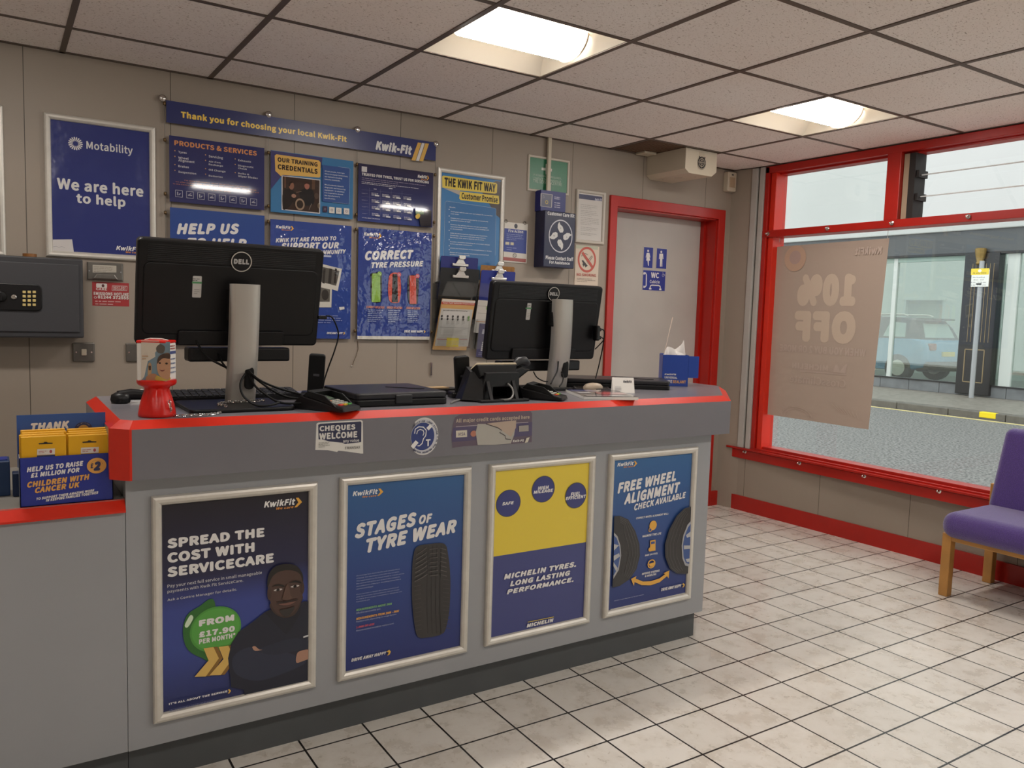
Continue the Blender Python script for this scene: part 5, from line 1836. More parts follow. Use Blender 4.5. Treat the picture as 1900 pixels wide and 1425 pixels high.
for nm, lab, x0, x1, zb, zt_, yb, yt, m in (('clipboard', 'navy clipboard behind the black one in the leaflet rack', 2.065, 2.30, 1.33, 1.640, YB - .022, YB - .05, M_NAVY),
                                            ('clipboard', 'black clipboard with a chrome clip in the leaflet rack', 2.050, 2.297, 1.27, 1.575, YB - .03, YB - .075, mat('black_board', '1b1a1a', rough=.5)),
                                            ('clipboard', 'cork coloured clipboard behind the blue one in the leaflet rack', 2.318, 2.545, 1.30, 1.604, YB - .022, YB - .052, mat('cork_board', 'a9783e', rough=.7, noise_amt=.3, nscale=60)),
                                            ('clipboard', 'blue clipboard with a chrome clip in the leaflet rack next to the smaller monitor', 2.312, 2.54, 1.27, 1.575, YB - .03, YB - .07, mat('blue_board', '232f86', rough=.45))):
    t = thing(nm, lab, 'clipboard', ((x0 + x1) / 2, yb, zb), 'clipboards in the leaflet rack')
    o, M, L_ = tilted(x0, x1, zb, zt_, yb, yt, .003, m, 'board', t)
    clip(t, (x0 + x1) / 2, M, L_ - .045 if 'cork' not in lab else L_ - .03)

LB, LT = (0, YB - .03, 1.127), (0, YB - .10, 1.405)
t = thing('leaflet_pad', 'orange and white leaflet pad with a yellow note stuck to it in the rack', 'leaflet', (2.155, YB - .05, 1.127))
vv = Vector((0, LT[1] - LB[1], LT[2] - LB[2]))
pr = Print((0, LB[1] - .004, LB[2]), (1, 0, 0), vv, gloss=.35).crop(795, 465, 7.309)
q = [pr.uv(z_) for z_ in ((60, 1342), (512, 1352), (637, 682), (190, 655))]
vs = [pr.w(*k) for k in q]
bk = [v - pr.N * .008 for v in vs]
pr.mb.add(vs + bk, [(0, 1, 2, 3), (7, 6, 5, 4), (0, 4, 5, 1), (1, 5, 6, 2), (2, 6, 7, 3), (3, 7, 4, 0)], ink('d09a52'))
pr.poly([(190, 655), (637, 682), (630, 720), (180, 690)], 'cfc4b8')
pr.poly([(180, 690), (632, 712), (624, 745), (172, 725)], 'c8442e')
pr.text('Your Full Vehicle Inspection', (190, 722), (620, 712), 'd8c8bc', b=.04)
pr.poly([(172, 780), (600, 800), (535, 1300), (85, 1290)], 'bdb6ae')
pr.poly([(205, 812), (560, 828), (522, 1150), (165, 1135)], 'c9c4be')
pr.text('We will check the following', (195, 820), (528, 812), '4a4644', b=.03)
for k, x in enumerate((180, 258, 328, 396, 468, 540)):
    c_ = '3a3636' if k < 5 else '6c9a50'
    pr.ell((x - 16, 905 + k * 3), (x + 16, 868 + k * 3), c_, 8); pr.ell((x - 18, 942 + k * 2), (x + 14, 908 + k * 2), c_, 6)
    if 0 < k < 5:
        pr.bars((x - 24, 1000), (x + 26, 955), 5, '9a948c', .3)
pr.line([(140, 1033), (540, 1047)], .0012, '6a645e'); pr.line([(130, 1178), (520, 1190)], .0012, '6a645e')
pr.bars((190, 1140), (510, 1060), 7, 'a9a39a', .3)
pr.line([(105, 1195), (245, 1198)], .003, 'b0402e'); pr.line([(410, 1200), (520, 1203)], .003, 'b0402e')
pr.bars((110, 1290), (500, 1215), 5, 'a9a39a', .3)
pr.build('leaflet_sheet', t)
t = thing('yellow_note', 'square yellow sticky note on the orange leaflet pad', 'note', (2.15, YB - .06, 1.14))
pr = Print((0, LB[1] - .0052, LB[2]), (1, 0, 0), vv, gloss=.6).crop(795, 465, 7.309)
pr.poly([(248, 1180), (412, 1186), (405, 1305), (240, 1300)], 'e8cc14')
pr.build('note_sheet', t)
t = thing('leaflet', 'white and purple leaflets in the rack pocket half hidden by the smaller monitor', 'leaflet', (2.4, YB - .05, 1.127))
pr = Print((0, LB[1] - .004, LB[2]), (1, 0, 0), vv, gloss=.35).crop(795, 465, 7.309)
vs = [pr.uv(z_) for z_ in ((610, 1110), (1010, 1150), (1080, 700), (675, 668))]
pr.fill(vs, 'c6beb4')
pr.line([(672, 748), (840, 758)], .0015, '7a6a5c'); pr.line([(670, 846), (830, 856)], .0015, '7a6a5c'); pr.line([(645, 960), (800, 966)], .003, 'c8742e')
pr.poly([(785, 755), (840, 760), (830, 808), (780, 800)], '6c9a3e')
pr.poly([(690, 985), (1020, 1010), (960, 1470), (640, 1440)], '43406e')
pr.poly([(735, 1065), (900, 1078), (880, 1140), (720, 1128)], 'b9b5c4')
for r in range(5):
    for k in range(4):
        pr.poly([(728 + k * 28 - r * 6, 1235 + r * 25), (750 + k * 28 - r * 6, 1237 + r * 25), (746 + k * 28 - r * 6, 1256 + r * 25), (724 + k * 28 - r * 6, 1254 + r * 25)], 'd0ccd0')
pr.bars((665, 1420), (780, 1370), 2, '8f8cb4', .4)
pr.build('leaflet_sheet', t)


# ------------------------------------------------------------------ monitors
def monitor(label, xc, yb, zb, Wd, Ht, tilt, colb, colt, cw, stick, logo_px, crop, group):
    t = thing('computer_monitor', label, 'monitor', (xc, yb, CT), group)
    M = Matrix.Translation((xc, yb, zb)) @ Matrix.Rotation(math.radians(tilt), 4, 'X')
    R3 = M.to_3x3()
    b = MB()
    b.prism(rrect(-Wd / 2, Wd / 2, 0, Ht, .014), 0, .034, M_BLACK, 'xz', M=M, bev=.006)
    b.prism(rrect(-Wd * .47, Wd * .47, .035, Ht * .79, .02), -.004, .004, M_BLACK, 'xz', M=M, bev=.004)
    b.prism(rrect(-Wd * .29, Wd * .29, .004, .05, .006), -.013, .0, M_BLACK, 'xz', M=M, bev=.003)
    b.build('back_shell', t)
    b = MB()
    for k in range(9):
        z = Ht * .805 + k * Ht * .0175
        b.box(-Wd * .45, Wd * .45, -.0022, .001, z, z + Ht * .009, M_DGREY, M=M)
    b.build('vent_grille', t)
    b = MB(); b.box(-Wd / 2 + .008, Wd / 2 - .008, .034, .036, .012, Ht - .012, mat('dark_screen', '0a0b0e', rough=.15), M=M); b.build('screen', t)
    O = M @ Vector((0, -.0075, 0))
    pr = Print(O, (1, 0, 0), R3 @ Vector((0, 0, 1)), gloss=.3).crop(*crop)
    u0, v0 = pr.uv(logo_px[0]); u1, v1 = pr.uv(logo_px[1])
    cu, cv, r = (u0 + u1) / 2, (v0 + v1) / 2, (v1 - v0) / 2
    bb = MB(); Ml = Matrix.Translation(pr.w(cu, cv)) @ M.to_3x3().to_4x4()
    pr.mb.lathe([(r * 1.02, .009), (r * 1.02, .0002)], M_BLACK, (0, 0, 0), 32, M=Ml, axis='y')
    pr.k = 1
    pr.ring(cu, cv, r, r, M_ALU, 40, .91)
    pr.text('DELL', (cu - r * .74, cv - r * .24), (cu + r * .74, cv + r * .26), 'b9b6b4', b=.09, px=False, res=4)
    tag(pr.build('maker_badge', t), 'round chrome maker badge')
    pr = Print(M @ Vector((0, -.0054, 0)), (1, 0, 0), R3 @ Vector((0, 0, 1)), gloss=.4).crop(*crop)
    s0, s1 = stick
    pr.rect(s0, s1, 'c9c6c0', .003)
    h = s0[1] - s1[1]
    pr.rect((s0[0], s1[1] + h * .34), (s1[0], s1[1] + h * .27), '4a9a5a')
    pr.bars((s0[0] + 6, s1[1] + h * .24), (s1[0] - 6, s1[1] + h * .1), 2, '5a5856', .4)
    pr.bars((s0[0] + 12, s1[1] + h * .85), (s1[0] - 8, s1[1] + h * .6), 3, '9a9690', .25)
    tag(pr.build('asset_label', t), 'white label with a green stripe')
    # silver stand
    rows = []
    for i in range(9):
        f = i / 8
        c = Vector(colb).lerp(Vector(colt), f)
        c.y -= .018 * math.sin(f * PI) * .6
        wv = cw * (1 - .02 * f)
        pts = []
        for k in range(9):
            a = PI * k / 8
            pts.append((c.x - wv / 2 * math.cos(a) * (1 if 0 < k < 8 else 1), c.y - .016 * math.sin(a) ** .6, c.z))
        pts += [(c.x + wv / 2, c.y + .022, c.z), (c.x - wv / 2, c.y + .022, c.z)]
        rows.append(pts)
    b = MB(); b.grid(rows, mat('silver_stand', 'bdb8b1', rough=.38, metal=.5), True, close=True); b.build('stand', t)
    b = MB(); b.box(colt[0] - cw * .45, colt[0] + cw * .45, colt[1] + .015, (M @ Vector((0, 0, colt[2] - zb))).y + .006, colt[2] - .11, colt[2] - .015, M_BLACK2, .004); b.build('stand_bracket', t)
    c = Vector(colb).lerp(Vector(colt), .22)
    b = MB(); b.prism(rrect(c.x + cw * .02, c.x + cw * .34, c.z - .035, c.z + .035, .013), c.y - .0285, c.y - .01, M_BLACK2, 'xz', bev=.002); b.build('cable_slot', t)
    return t, M


GM = 'computer monitors seen from behind on the counter'
t, M = monitor('large black monitor on a silver stand beside the red collection pot', .617, 2.572, 1.209, .546, .3165, 13, (.632, 2.515, CT + .008), (.632, 2.455, 1.398), .0865,
               ((460, 521), (533, 366)), ((752, 330), (895, 190)), (240, 420, 3.9571), GM)
b = MB(); b.prism(rrect(.452, .752, 2.345, 2.60, .02), CT, CT + .012, M_BLACK, 'xy', bev=.004); b.build('base', t)
b = MB(); b.box(.49, .80, 2.565, 2.635, 1.160, 1.203, M_BLACK, .006); b.build('sound_bar', t)


def cab(pts, r, m, name, parent):
    b = MB(); b.tube(spl(pts, 5, False), r, m, 7); return b.build(name, parent)


def Qy(px, py, y):
    return atY(px, py, y)


for pts in ([(462, 688, 2.47), (478, 703, 2.44), (505, 716, 2.44), (540, 727, 2.45), (575, 735, 2.44), (603, 737, 2.40)],
            [(460, 690, 2.47), (482, 708, 2.44), (508, 726, 2.42), (535, 737, 2.42), (560, 740, 2.41)],
            [(462, 692, 2.47), (470, 712, 2.44), (490, 730, 2.41), (520, 747, 2.37), (560, 748, 2.36), (572, 746, 2.37)],
            [(455, 694, 2.47), (446, 712, 2.44), (452, 735, 2.40), (475, 752, 2.355), (500, 752, 2.345), (518, 747, 2.36)]):
    cab([Qy(*q) for q in pts], .0035, M_BLACK2, 'cable', t)
cab([Qy(362, 620, 2.565), (Qy(368, 640, 2.55)), Qy(385, 662, 2.53), Qy(408, 676, 2.52), Qy(430, 686, 2.53)], .0035, M_BLACK2, 'cable', t)
cab([Qy(404, 655, 2.57), Qy(412, 672, 2.54), Qy(426, 690, 2.54)], .003, M_BLACK2, 'cable', t)
b = MB(); q = Qy(594, 589, 2.55); b.box(q.x - .008, q.x + .022, q.y - .006, q.y + .006, q.z - .006, q.z + .006, M_BLACK, .003); b.build('plug', t)
cab([Qy(606, 586, 2.55), Qy(615, 588, 2.56), Qy(623, 602, 2.57), Qy(628, 622, 2.58), Qy(621, 650, 2.58), Qy(610, 680, 2.58), Qy(602, 705, 2.58), Qy(598, 728, 2.57)], .0025, M_BLACK2, 'cable', t)

t, M = monitor('smaller black monitor on a silver stand nearer the washroom door', 1.886, 2.70, 1.150, .541, .312, 9, (1.943, 2.665, CT + .008), (1.918, 2.605, 1.398), .087,
               ((869, 683), (919, 546)), ((1053, 524), (1152, 415)), (780, 440, 4.4543), GM)
b = MB(); b.prism(rrect(1.79, 1.99, 2.62, 2.79, .02), CT, CT + .012, M_BLACK, 'xy', bev=.004); b.build('base', t)
b = MB(); b.box(1.70, 2.093, 2.71, 2.77, 1.103, 1.145, M_BLACK, .006); b.build('sound_bar', t)
b = MB(); q = Qy(1106, 618, 2.66); b.box(q.x - .012, q.x + .008, q.y - .02, q.y + .01, q.z - .032, q.z + .032, M_BLACK, .006); b.box(q.x + .008, q.x + .022, q.y - .01, q.y + .005, q.z + .008, q.z + .022, M_BLACK, .003); b.box(q.x + .008, q.x + .022, q.y - .01, q.y + .005, q.z - .026, q.z - .012, M_BLACK, .003); b.build('side_hub', t)
cab([Qy(1112, 612, 2.66), Qy(1121, 614, 2.67), Qy(1119, 640, 2.69), Qy(1113, 670, 2.71), Qy(1107, 695, 2.72), Qy(1103, 710, 2.71)], .0025, M_BLACK2, 'cable', t)
cab([Qy(1112, 624, 2.66), Qy(1120, 630, 2.67), Qy(1112, 640, 2.68), Qy(1104, 648, 2.69)], .0025, M_BLACK2, 'cable', t)
cab([Qy(1036, 671, 2.62), Qy(1034, 688, 2.60), Qy(1027, 702, 2.58), Qy(1022, 712, 2.56)], .003, M_BLACK2, 'cable', t)
cab([Qy(1042, 690, 2.62), Qy(1045, 700, 2.60), Qy(1043, 710, 2.58), Qy(1038, 717, 2.56)], .003, M_BLACK2, 'cable', t)
cab([Qy(990, 690, 2.66), Qy(996, 700, 2.62), Qy(1008, 707, 2.60), Qy(1016, 708, 2.60)], .0025, M_BLACK2, 'cable', t)

# ------------------------------------------------------------------ things on the counter
# collection pot and its chain
px_, py_ = .366, 2.342
t = thing('collection_pot', 'red charity collection pot with a boy pictured on its card sleeve', 'pot', (px_, py_, CT))
M_POT = mat('red_pot_plastic', 'd41a10', rough=.28)
b = MB()
rows = []
for r, z in ((.045, 0), (.0480, .003), (.0475, .010), (.0430, .030), (.0370, .052), (.0300, .074), (.034, .081), (.046, .086), (.050, .092), (.050, .099), (.046, .101)):
    flu = .0016 if .02 < z < .075 else 0
    rows.append([(px_ + (r + flu * math.cos(9 * a)) * math.cos(a), py_ + (r + flu * math.cos(9 * a)) * math.sin(a), CT + z) for a in [2 * PI * k / 54 for k in range(54)]])
b.grid(rows, M_POT, True, close=True)
b.build('base', t)
A = math.radians(-28)
Mr = Matrix.Translation((px_, py_, CT)) @ Matrix.Rotation(A, 4, 'Z')
b = MB(); b.box(-.0385, .0385, -.0385, .0385, .099, .200, M_PAPER, .003, M=Mr); b.build('card_sleeve', t)
b = MB(); b.box(-.040, .040, -.040, .040, .199, .207, M_POT, .004, M=Mr); b.build('lid', t)
b = MB(); b.tube([Mr @ Vector(v) for v in ((-.03, 0, .207), (-.012, -.01, .211), (.01, .008, .210), (.03, 0, .207))], .002, M_PAPER, 6); b.build('tie', t)
Rm = Mr.to_3x3()
pr = Print(Mr @ Vector((0, -.0389, 0)), Rm @ Vector((1, 0, 0)), (0, 0, 1), gloss=.4).crop(0, 440, 4.1906)


def pc_(pts, c_, sm=0):
    pr.poly(pts, c_, sm)


pc_([(1098, 805), (1322, 815), (1322, 1112), (1100, 1112)], '6f8a9a')
pc_([(1098, 802), (1238, 806), (1246, 850), (1205, 900), (1208, 930), (1150, 965), (1122, 1085), (1100, 1112)], 'd2c3b0')
pc_([(1215, 860), (1245, 832), (1280, 850), (1282, 880), (1262, 905), (1225, 895)], '5a5048', 4)
pc_([(1155, 985), (1176, 985), (1180, 1040), (1168, 1110), (1150, 1110)], 'b98a5a', 3); pc_([(1156, 1000), (1175, 1000), (1174, 1035), (1158, 1035)], '4a2c20')
pc_([(1145, 1080), (1190, 1060), (1225, 1075), (1225, 1112), (1140, 1112)], 'b5744c', 3)
pc_([(1212, 1112), (1222, 1075), (1250, 1085), (1310, 1070), (1322, 1112)], 'c8a032', 3)
pc_([(1222, 1010), (1228, 950), (1262, 915), (1322, 912), (1322, 1090), (1275, 1098), (1238, 1070)], 'c58a62', 5)
pc_([(1225, 985), (1232, 935), (1268, 908), (1322, 905), (1322, 945), (1275, 940), (1245, 960)], '4a3226', 4)
pr.ell((1236, 985), (1254, 972), '2a1c16', 10); pr.ell((1288, 990), (1308, 975), '2a1c16', 10)
pc_([(1240, 1028), (1262, 1034), (1288, 1030), (1266, 1044)], '8a3f34', 3)
pr.bars((1108, 955), (1165, 915), 2, 'c08a5a', .3)
pr.build('sleeve_photo', t)
pr = Print(Mr @ Vector((.0389, 0, 0)), Rm @ Vector((0, 1, 0)), (0, 0, 1), gloss=.4)
pr.fill([(-.034, .17), (.034, .17), (.034, .178), (-.034, .178)], '3a4a8a')
u0_ = -.03
for k, z in enumerate((.19, .183, .155, .143, .131, .119)):
    pr.k += 1
    for j in range(5):
        pr.fill([(u0_ + j * .012, z), (u0_ + j * .012 + .009, z), (u0_ + j * .012 + .009, z + .0035), (u0_ + j * .012, z + .0035)], 'b0564a' if k < 2 else '6a7aa0', False)
pr.build('sleeve_text', t)

t = thing('pot_chain', 'thin metal chain running from the red pot to the monitor stand', 'chain', (.48, 2.32, CT))
zc = CT + .0045
path = [Qy(314, 741, 2.305), Qy(316, 755, 2.30), atZ(321, 770, zc), atZ(335, 771, zc), atZ(360, 770, zc), atZ(385, 769, zc), atZ(405, 766, zc), atZ(415, 761, zc), Vector((.555, 2.375, CT + .017)), Vector((.545, 2.43, CT + .016)), Vector((.575, 2.475, CT + .016)), Vector((.62, 2.478, CT + .017)), Vector((.675, 2.48, CT + .017)), Vector((.70, 2.50, CT + .016))]
sp_ = spl(path, 12, False)
b = MB(); acc = 0; last = sp_[0]; kk = 0
for i in range(1, len(sp_)):
    seg = sp_[i] - sp_[i - 1]
    acc += seg.length
    if acc > .0090:
        acc = 0
        d = seg.normalized()
        a = d.orthogonal().normalized() if kk % 2 else d.cross(d.orthogonal()).normalized()
        c = sp_[i]
        b.tube([c + d * .0066 * math.cos(x) + a * .0038 * math.sin(x) for x in [2 * PI * k / 10 for k in range(11)]], .0013, M_CHROME, 6, caps=False)
        kk += 1
b.build('chain_links', t)

# handset by the pot
h0 = atZ(224, 748, CT)
t = thing('telephone_handset', 'black telephone handset lying behind the red pot', 'handset', (h0.x, h0.y, CT))
b = MB()
b.tube([(h0.x - .006, h0.y, CT + .02), (h0.x + .03, h0.y + .005, CT + .026), (h0.x + .09, h0.y - .0, CT + .022), (h0.x + .15, h0.y - .01, CT + .016)], [.018, .017, .014, .016], M_BLACK, 14)
b.lathe([(.012, 0), (.026, .002), (.029, .012), (.026, .026), (.014, .033), (.002, .034)], M_BLACK, (h0.x, h0.y, CT), 24)
b.build('handset_body', t)
t = thing('plastic_bag', 'crumpled white plastic bag behind the keyboard', 'bag', (.39, 2.78, CT))
b = MB()
rows = []
for i in range(9):
    row = []
    for j in range(14):
        x, y = .335 + j * .028, 2.755 + i * .012
        hgt = max(.001, (.030 if j < 3 else .022) * math.sin(PI * i / 8) * (1 + .5 * noise.noise((x * 40, y * 40, 1))) * min(1, j / 1.5 + .1) * min(1, (13 - j) / 2 + .1))
        row.append((x, y, CT + hgt))
    rows.append(row)
b.grid(rows, M_PAPER, True); b.build('bag_film', t)
t = thing('keyboard', 'black keyboard behind the large monitor stand', 'keyboard', (.63, 2.68, CT))
b = MB(); b.prism([(2.625, CT), (2.742, CT), (2.742, CT + .027), (2.735, CT + .03), (2.625, CT + .016)], .42, .86, M_BLACK, 'yz', bev=.003); b.build('keyboard_body', t)
b = MB()
for r in range(5):
    for k in range(20):
        y = 2.632 + r * .0205; x = .432 + k * .021
        b.box(x, x + .018, y, y + .017, CT + .016 + (y - 2.625) * .125, CT + .0215 + (y - 2.625) * .125, M_DGREY, .0015, seg=1)
b.build('keyboard_buttons', t)


def place(name, label, cat, loc, ang, group=None):
    return thing(name, label, cat, loc, group, rot=(0, 0, ang))


def cordless(label, x, y, ang, lean, grp='cordless telephones standing on the counter'):
    t = place('cordless_telephone', label, 'telephone', (x, y, CT), ang, grp)
    b = MB(); b.prism(rrect(-.048, .045, -.03, .05, .015), 0, .022, M_BLACK, 'xy', bev=.006); b.build('charging_base', t, local=True)
    M = Matrix.Translation((0, 0, .016)) @ Matrix.Rotation(math.radians(lean), 4, 'Y') @ Matrix.Rotation(math.radians(6), 4, 'X')
    b = MB(); b.prism(rrect(-.027, .027, 0, .136, .009), -.012, .014, M_BLACK2, 'xz', M=M, bev=.005); b.build('handset', t, local=True)
    pr = Print((0, 0, 0))
    b = MB(); b.box(-.010, .010, -.0128, -.0115, .062, .070, mat('grey_mark', '4a4a4e', rough=.4), M=M); b.build('badge', t, local=True)
    return t


cordless('cordless telephone in its cradle between the large monitor and the card terminal', .912, 2.645, -.35, 3)
cordless('cordless telephone in its cradle next to the angled desk telephone', 1.415, 2.515, -.2, -6)


def card_terminal(label, x, y, ang):
    t = place('card_terminal', label, 'card terminal', (x, y, CT), ang, 'card terminals on the counter')
    b = MB()     # long axis -y towards the customer
    b.prism([(-.10, .004), (-.085, 0), (.085, 0), (.09, .016), (.06, .046), (-.02, .030), (-.095, .016)], -.045, .045, M_BLACK, 'yz', bev=.006)
    b.build('terminal_body', t, local=True)
    b = MB()
    for s in (-1, 1):
        b.prism([(-.075, .014), (-.02, .03), (.05, .043), (.03, .058), (-.03, .048)], s * .046, s * .040, M_BLACK2, 'yz', bev=.001)
    b.prism([(.02, .038), (.05, .043), (.032, .06), (.01, .055)], -.044, .044, M_BLACK2, 'yz', bev=.002)
    b.build('privacy_shield', t, local=True)
    cols = [('red_key', 'c8301e'), ('yellow_key', 'd8b01e'), ('green_key', '3f9a3a')]
    def zt(yy):
        return .016 + (yy + .095) / .075 * .014
    for r in range(4):
        for k in range(3):
            yy = -.076 + r * .0145
            m = mat(*cols[k], rough=.4) if r == 0 else (mat('orange_key', 'd8742e', rough=.4) if r == 3 and k == 0 else mat('grey_key', 'a9a8a0', rough=.4))
            b = MB(); b.box(-.030 + k * .021, -.013 + k * .021, yy, yy + .010, zt(yy) - .002, zt(yy) + .004, m, .0015); b.build('key', t, local=True)
    b = MB(); b.prism([(-.012, .0318), (.022, .0395), (.022, .041), (-.012, .0333)], -.028, .028, mat('lcd_screen', '6a7a6a', rough=.2), 'yz'); b.build('display', t, local=True)
    return t


t = card_terminal('card payment terminal with coloured keys overhanging the counter edge by the large monitor', .838, 2.335, math.radians(33))
t = card_terminal('card payment terminal with coloured keys in front of the smaller monitor stand', 1.662, 2.392, math.radians(40))


def black_case(label, x, y, ang, wd, dp, ht):
    t = place('black_case', label, 'case', (x, y, CT), ang, 'flat black plastic cases lying on the counter')
    b = MB(); b.prism(rrect(-wd / 2, wd / 2, -dp / 2, dp / 2, .015), 0, ht * .52, M_BLACK, 'xy', bev=.004); b.build('case_bottom', t, local=True)
    b = MB(); b.prism(rrect(-wd / 2, wd / 2, -dp / 2, dp / 2, .015), ht * .54, ht, mat('black_case_lid', '242327', rough=.33), 'xy', bev=.005)
    b.prism([(wd * .05, dp * .1), (wd * .3, -dp * .2), (wd * .36, -dp * .22), (wd * .36, -dp * .1)], ht - .001, ht + .002, M_BLACK, 'xy', bev=.0005); b.build('case_lid', t, local=True)
    b = MB(); b.box(-.03, .03, -dp / 2 - .006, -dp / 2 + .004, ht * .15, ht * .85, M_DGREY, .004); b.build('latch', t, local=True)
    return t


black_case('flat black plastic case between the two cordless telephones', 1.105, 2.505, 0, .325, .305, .043)
black_case('flat black plastic case beside the blue tissue box', 2.30, 2.722, math.atan2(-.258, .374), .452, .215, .038)

# desk telephone on its angled stand
t = thing('desk_telephone', 'black desk telephone on an angled stand seen from behind', 'telephone', (1.475, 2.42, CT))
b = MB(); b.box(1.385, 1.585, 2.335, 2.46, CT, CT + .010, M_BLACK, .003); b.build('foot_plate', t)
b = MB()
xl0, xr0, xl1, xr1 = 1.365, 1.56, 1.415, 1.56
b.add([(1.345, 2.40, CT + .006), (1.40, 2.345, CT + .006), (1.565, 2.345, CT + .006), (1.575, 2.47, CT + .006), (1.36, 2.47, CT + .006),
       (1.395, 2.43, CT + .100), (1.425, 2.40, CT + .100), (1.562, 2.40, CT + .100), (1.575, 2.47, CT + .115), (1.40, 2.47, CT + .115)],
      [(0, 1, 6, 5), (2, 3, 8, 7), (3, 4, 9, 8), (4, 0, 5, 9), (5, 6, 7, 8, 9), (4, 3, 2, 1, 0)], M_BLACK)
b.prism([(1.40, CT + .006), (1.455, CT + .006), (1.455, CT + .05), (1.53, CT + .05), (1.53, CT + .006), (1.565, CT + .006), (1.562, CT + .1), (1.425, CT + .1)], 2.372, 2.40, M_BLACK, 'xz', bev=.002)
b.build('stand', t)
for x0, x1 in ((1.425, 1.455), (1.53, 1.56)):
    b = MB(); b.prism([(2.338, CT + .008), (2.348, CT + .008), (2.378, CT + .07), (2.370, CT + .072)], x0, x0 + .012, M_DGREY, 'yz'); b.build('strut', t)
Mt = Matrix.Translation((1.488, 2.392, CT + .082)) @ Matrix.Rotation(math.radians(-28), 4, 'X')
b = MB(); b.prism([(-.085, .045), (-.078, .0), (.062, .0), (.085, .045)], -.012, .06, M_BLACK2, 'xz', M=Mt, bev=.005); b.build('console', t)
b = MB(); b.prism([(-.085, .045), (.085, .045), (.080, .053), (-.080, .053)], -.010, .058, mat('cream_pad', 'c8b89c', rough=.5), 'xz', M=Mt, bev=.002); b.build('cream_pad', t)
b = MB(); b.prism([(1.548, CT + .02), (1.60, CT + .075), (1.645, CT + .105), (1.605, CT + .118), (1.555, CT + .10), (1.535, CT + .06)], 2.42, 2.50, M_BLACK, 'xz', bev=.008); b.build('cradle', t)
b = MB(); b.tube([(1.585, 2.44, CT + .122), (1.60, 2.44, CT + .134), (1.63, 2.445, CT + .136), (1.65, 2.45, CT + .124)], [.012, .017, .017, .012], M_DGREY, 12); b.build('handset', t)
cab([(1.512, 2.368, CT + .062), Vector((1.52, 2.35, CT + .045)), Vector((1.515, 2.338, CT + .022)), Vector((1.48, 2.326, CT + .010)), atZ(900, 738, CT + .004), atZ(865, 740, CT + .004), atZ(845, 744, CT + .004), atZ(836, 748, CT + .004)], .0032, mat('grey_cable', '8f8d8a', rough=.4), 'network_cable', t)

t = thing('card_stack_tray', 'low black tray with cream cards behind the cordless telephone', 'tray', (1.34, 2.56, CT))
q = atZ(843, 728, CT)
b = MB(); b.box(1.335, 1.46, 2.62, 2.69, CT, CT + .022, M_BLACK, .003); b.build('tray_body', t)
b = MB(); b.box(1.345, 1.42, 2.63, 2.68, CT + .022, CT + .026, mat('cream_cards', 'b99a70', rough=.6)); b.build('card_bundle', t)

# tablet, cup, magazine, card holder
t = place('tablet_computer', 'thin dark tablet lying in front of the case by the washroom door', 'tablet', (2.10, 2.635, CT), math.radians(-34))
b = MB(); b.prism(rrect(-.075, .075, -.055, .055, .01), 0, .009, mat('tablet_case', '3d3a3c', rough=.3), 'xy', bev=.002); b.build('tablet_body', t, local=True)
b = MB(); b.prism(rrect(-.067, .067, -.047, .047, .006), .009, .0096, mat('tablet_glass', '4a4542', rough=.15), 'xy'); b.build('screen', t, local=True)
q = atZ(1100, 724, CT)
t = thing('computer_mouse', 'pale computer mouse beside the dark tablet', 'mouse', (q.x, q.y, CT))
b = MB()
b.grid([[(q.x + .05 * sc * math.cos(a), q.y + .028 * sc * math.sin(a), CT + z) for a in [2 * PI * k / 20 for k in range(20)]] for sc, z in ((.9, 0), (1, .006), (.95, .016), (.75, .025), (.4, .03), (.05, .0315))], mat('pale_mouse', 'b9a894', rough=.4), True, close=True)
b.build('mouse_body', t)
t = place('magazine', 'glossy magazine lying at the counter edge in front of the tablet', 'magazine', (1.965, 2.410, CT), math.radians(-22))
b = MB(); b.box(-.105, .105, -.14, .13, 0, .011, M_PAPER, .001); b.build('pages', t, local=True)
pr = Print((0, 0, .0113), (1, 0, 0), (0, 1, 0), gloss=.08)
pr.fill([(-.105, -.14), (.105, -.14), (.105, .13), (-.105, .13)], '4a4648')
pr.fill([(-.10, .05), (0, .05), (0, .125), (-.10, .125)], '33407e'); pr.fill([(-.02, -.06), (.09, -.06), (.09, .03), (-.02, .03)], 'a85a5c')
pr.fill([(-.09, -.02), (-.04, -.02), (-.04, .03), (-.09, .03)], 'b9b6bc'); pr.fill([(-.09, -.13), (.05, -.13), (.05, -.08), (-.09, -.08)], '8a8286')
pr.mb.build('cover', t, local=True)
t = place('card_holder', 'white printed card standing in front of the black case latch', 'card', (2.148, 2.488, CT), math.atan2(-.078, .042) + .45)
ang = math.atan2(-.078, .042)
t.rotation_euler = (0, 0, -.5)
b = MB(); b.prism([(-.012, 0), (.03, 0), (.022, .060), (.018, .060)], -.045, .045, M_PAPER, 'yz', bev=.001); b.build('card_body', t, local=True)
pr = Print((0, -.0125, 0), (1, 0, 0), Vector((0, .030, .060)), gloss=.4)
pr.mb = MB(); pr.k = 2
pr.text('KwikFit', (.0, .045), (.036, .056), '3a3a44', b=.05, sh=.2, px=False)
for z in (.012, .018, .024):
    pr.fill([(-.036, z), (-.01, z), (-.01, z + .002), (-.036, z + .002)], '9a969a')
pr.mb.build('card_print', t, local=True)

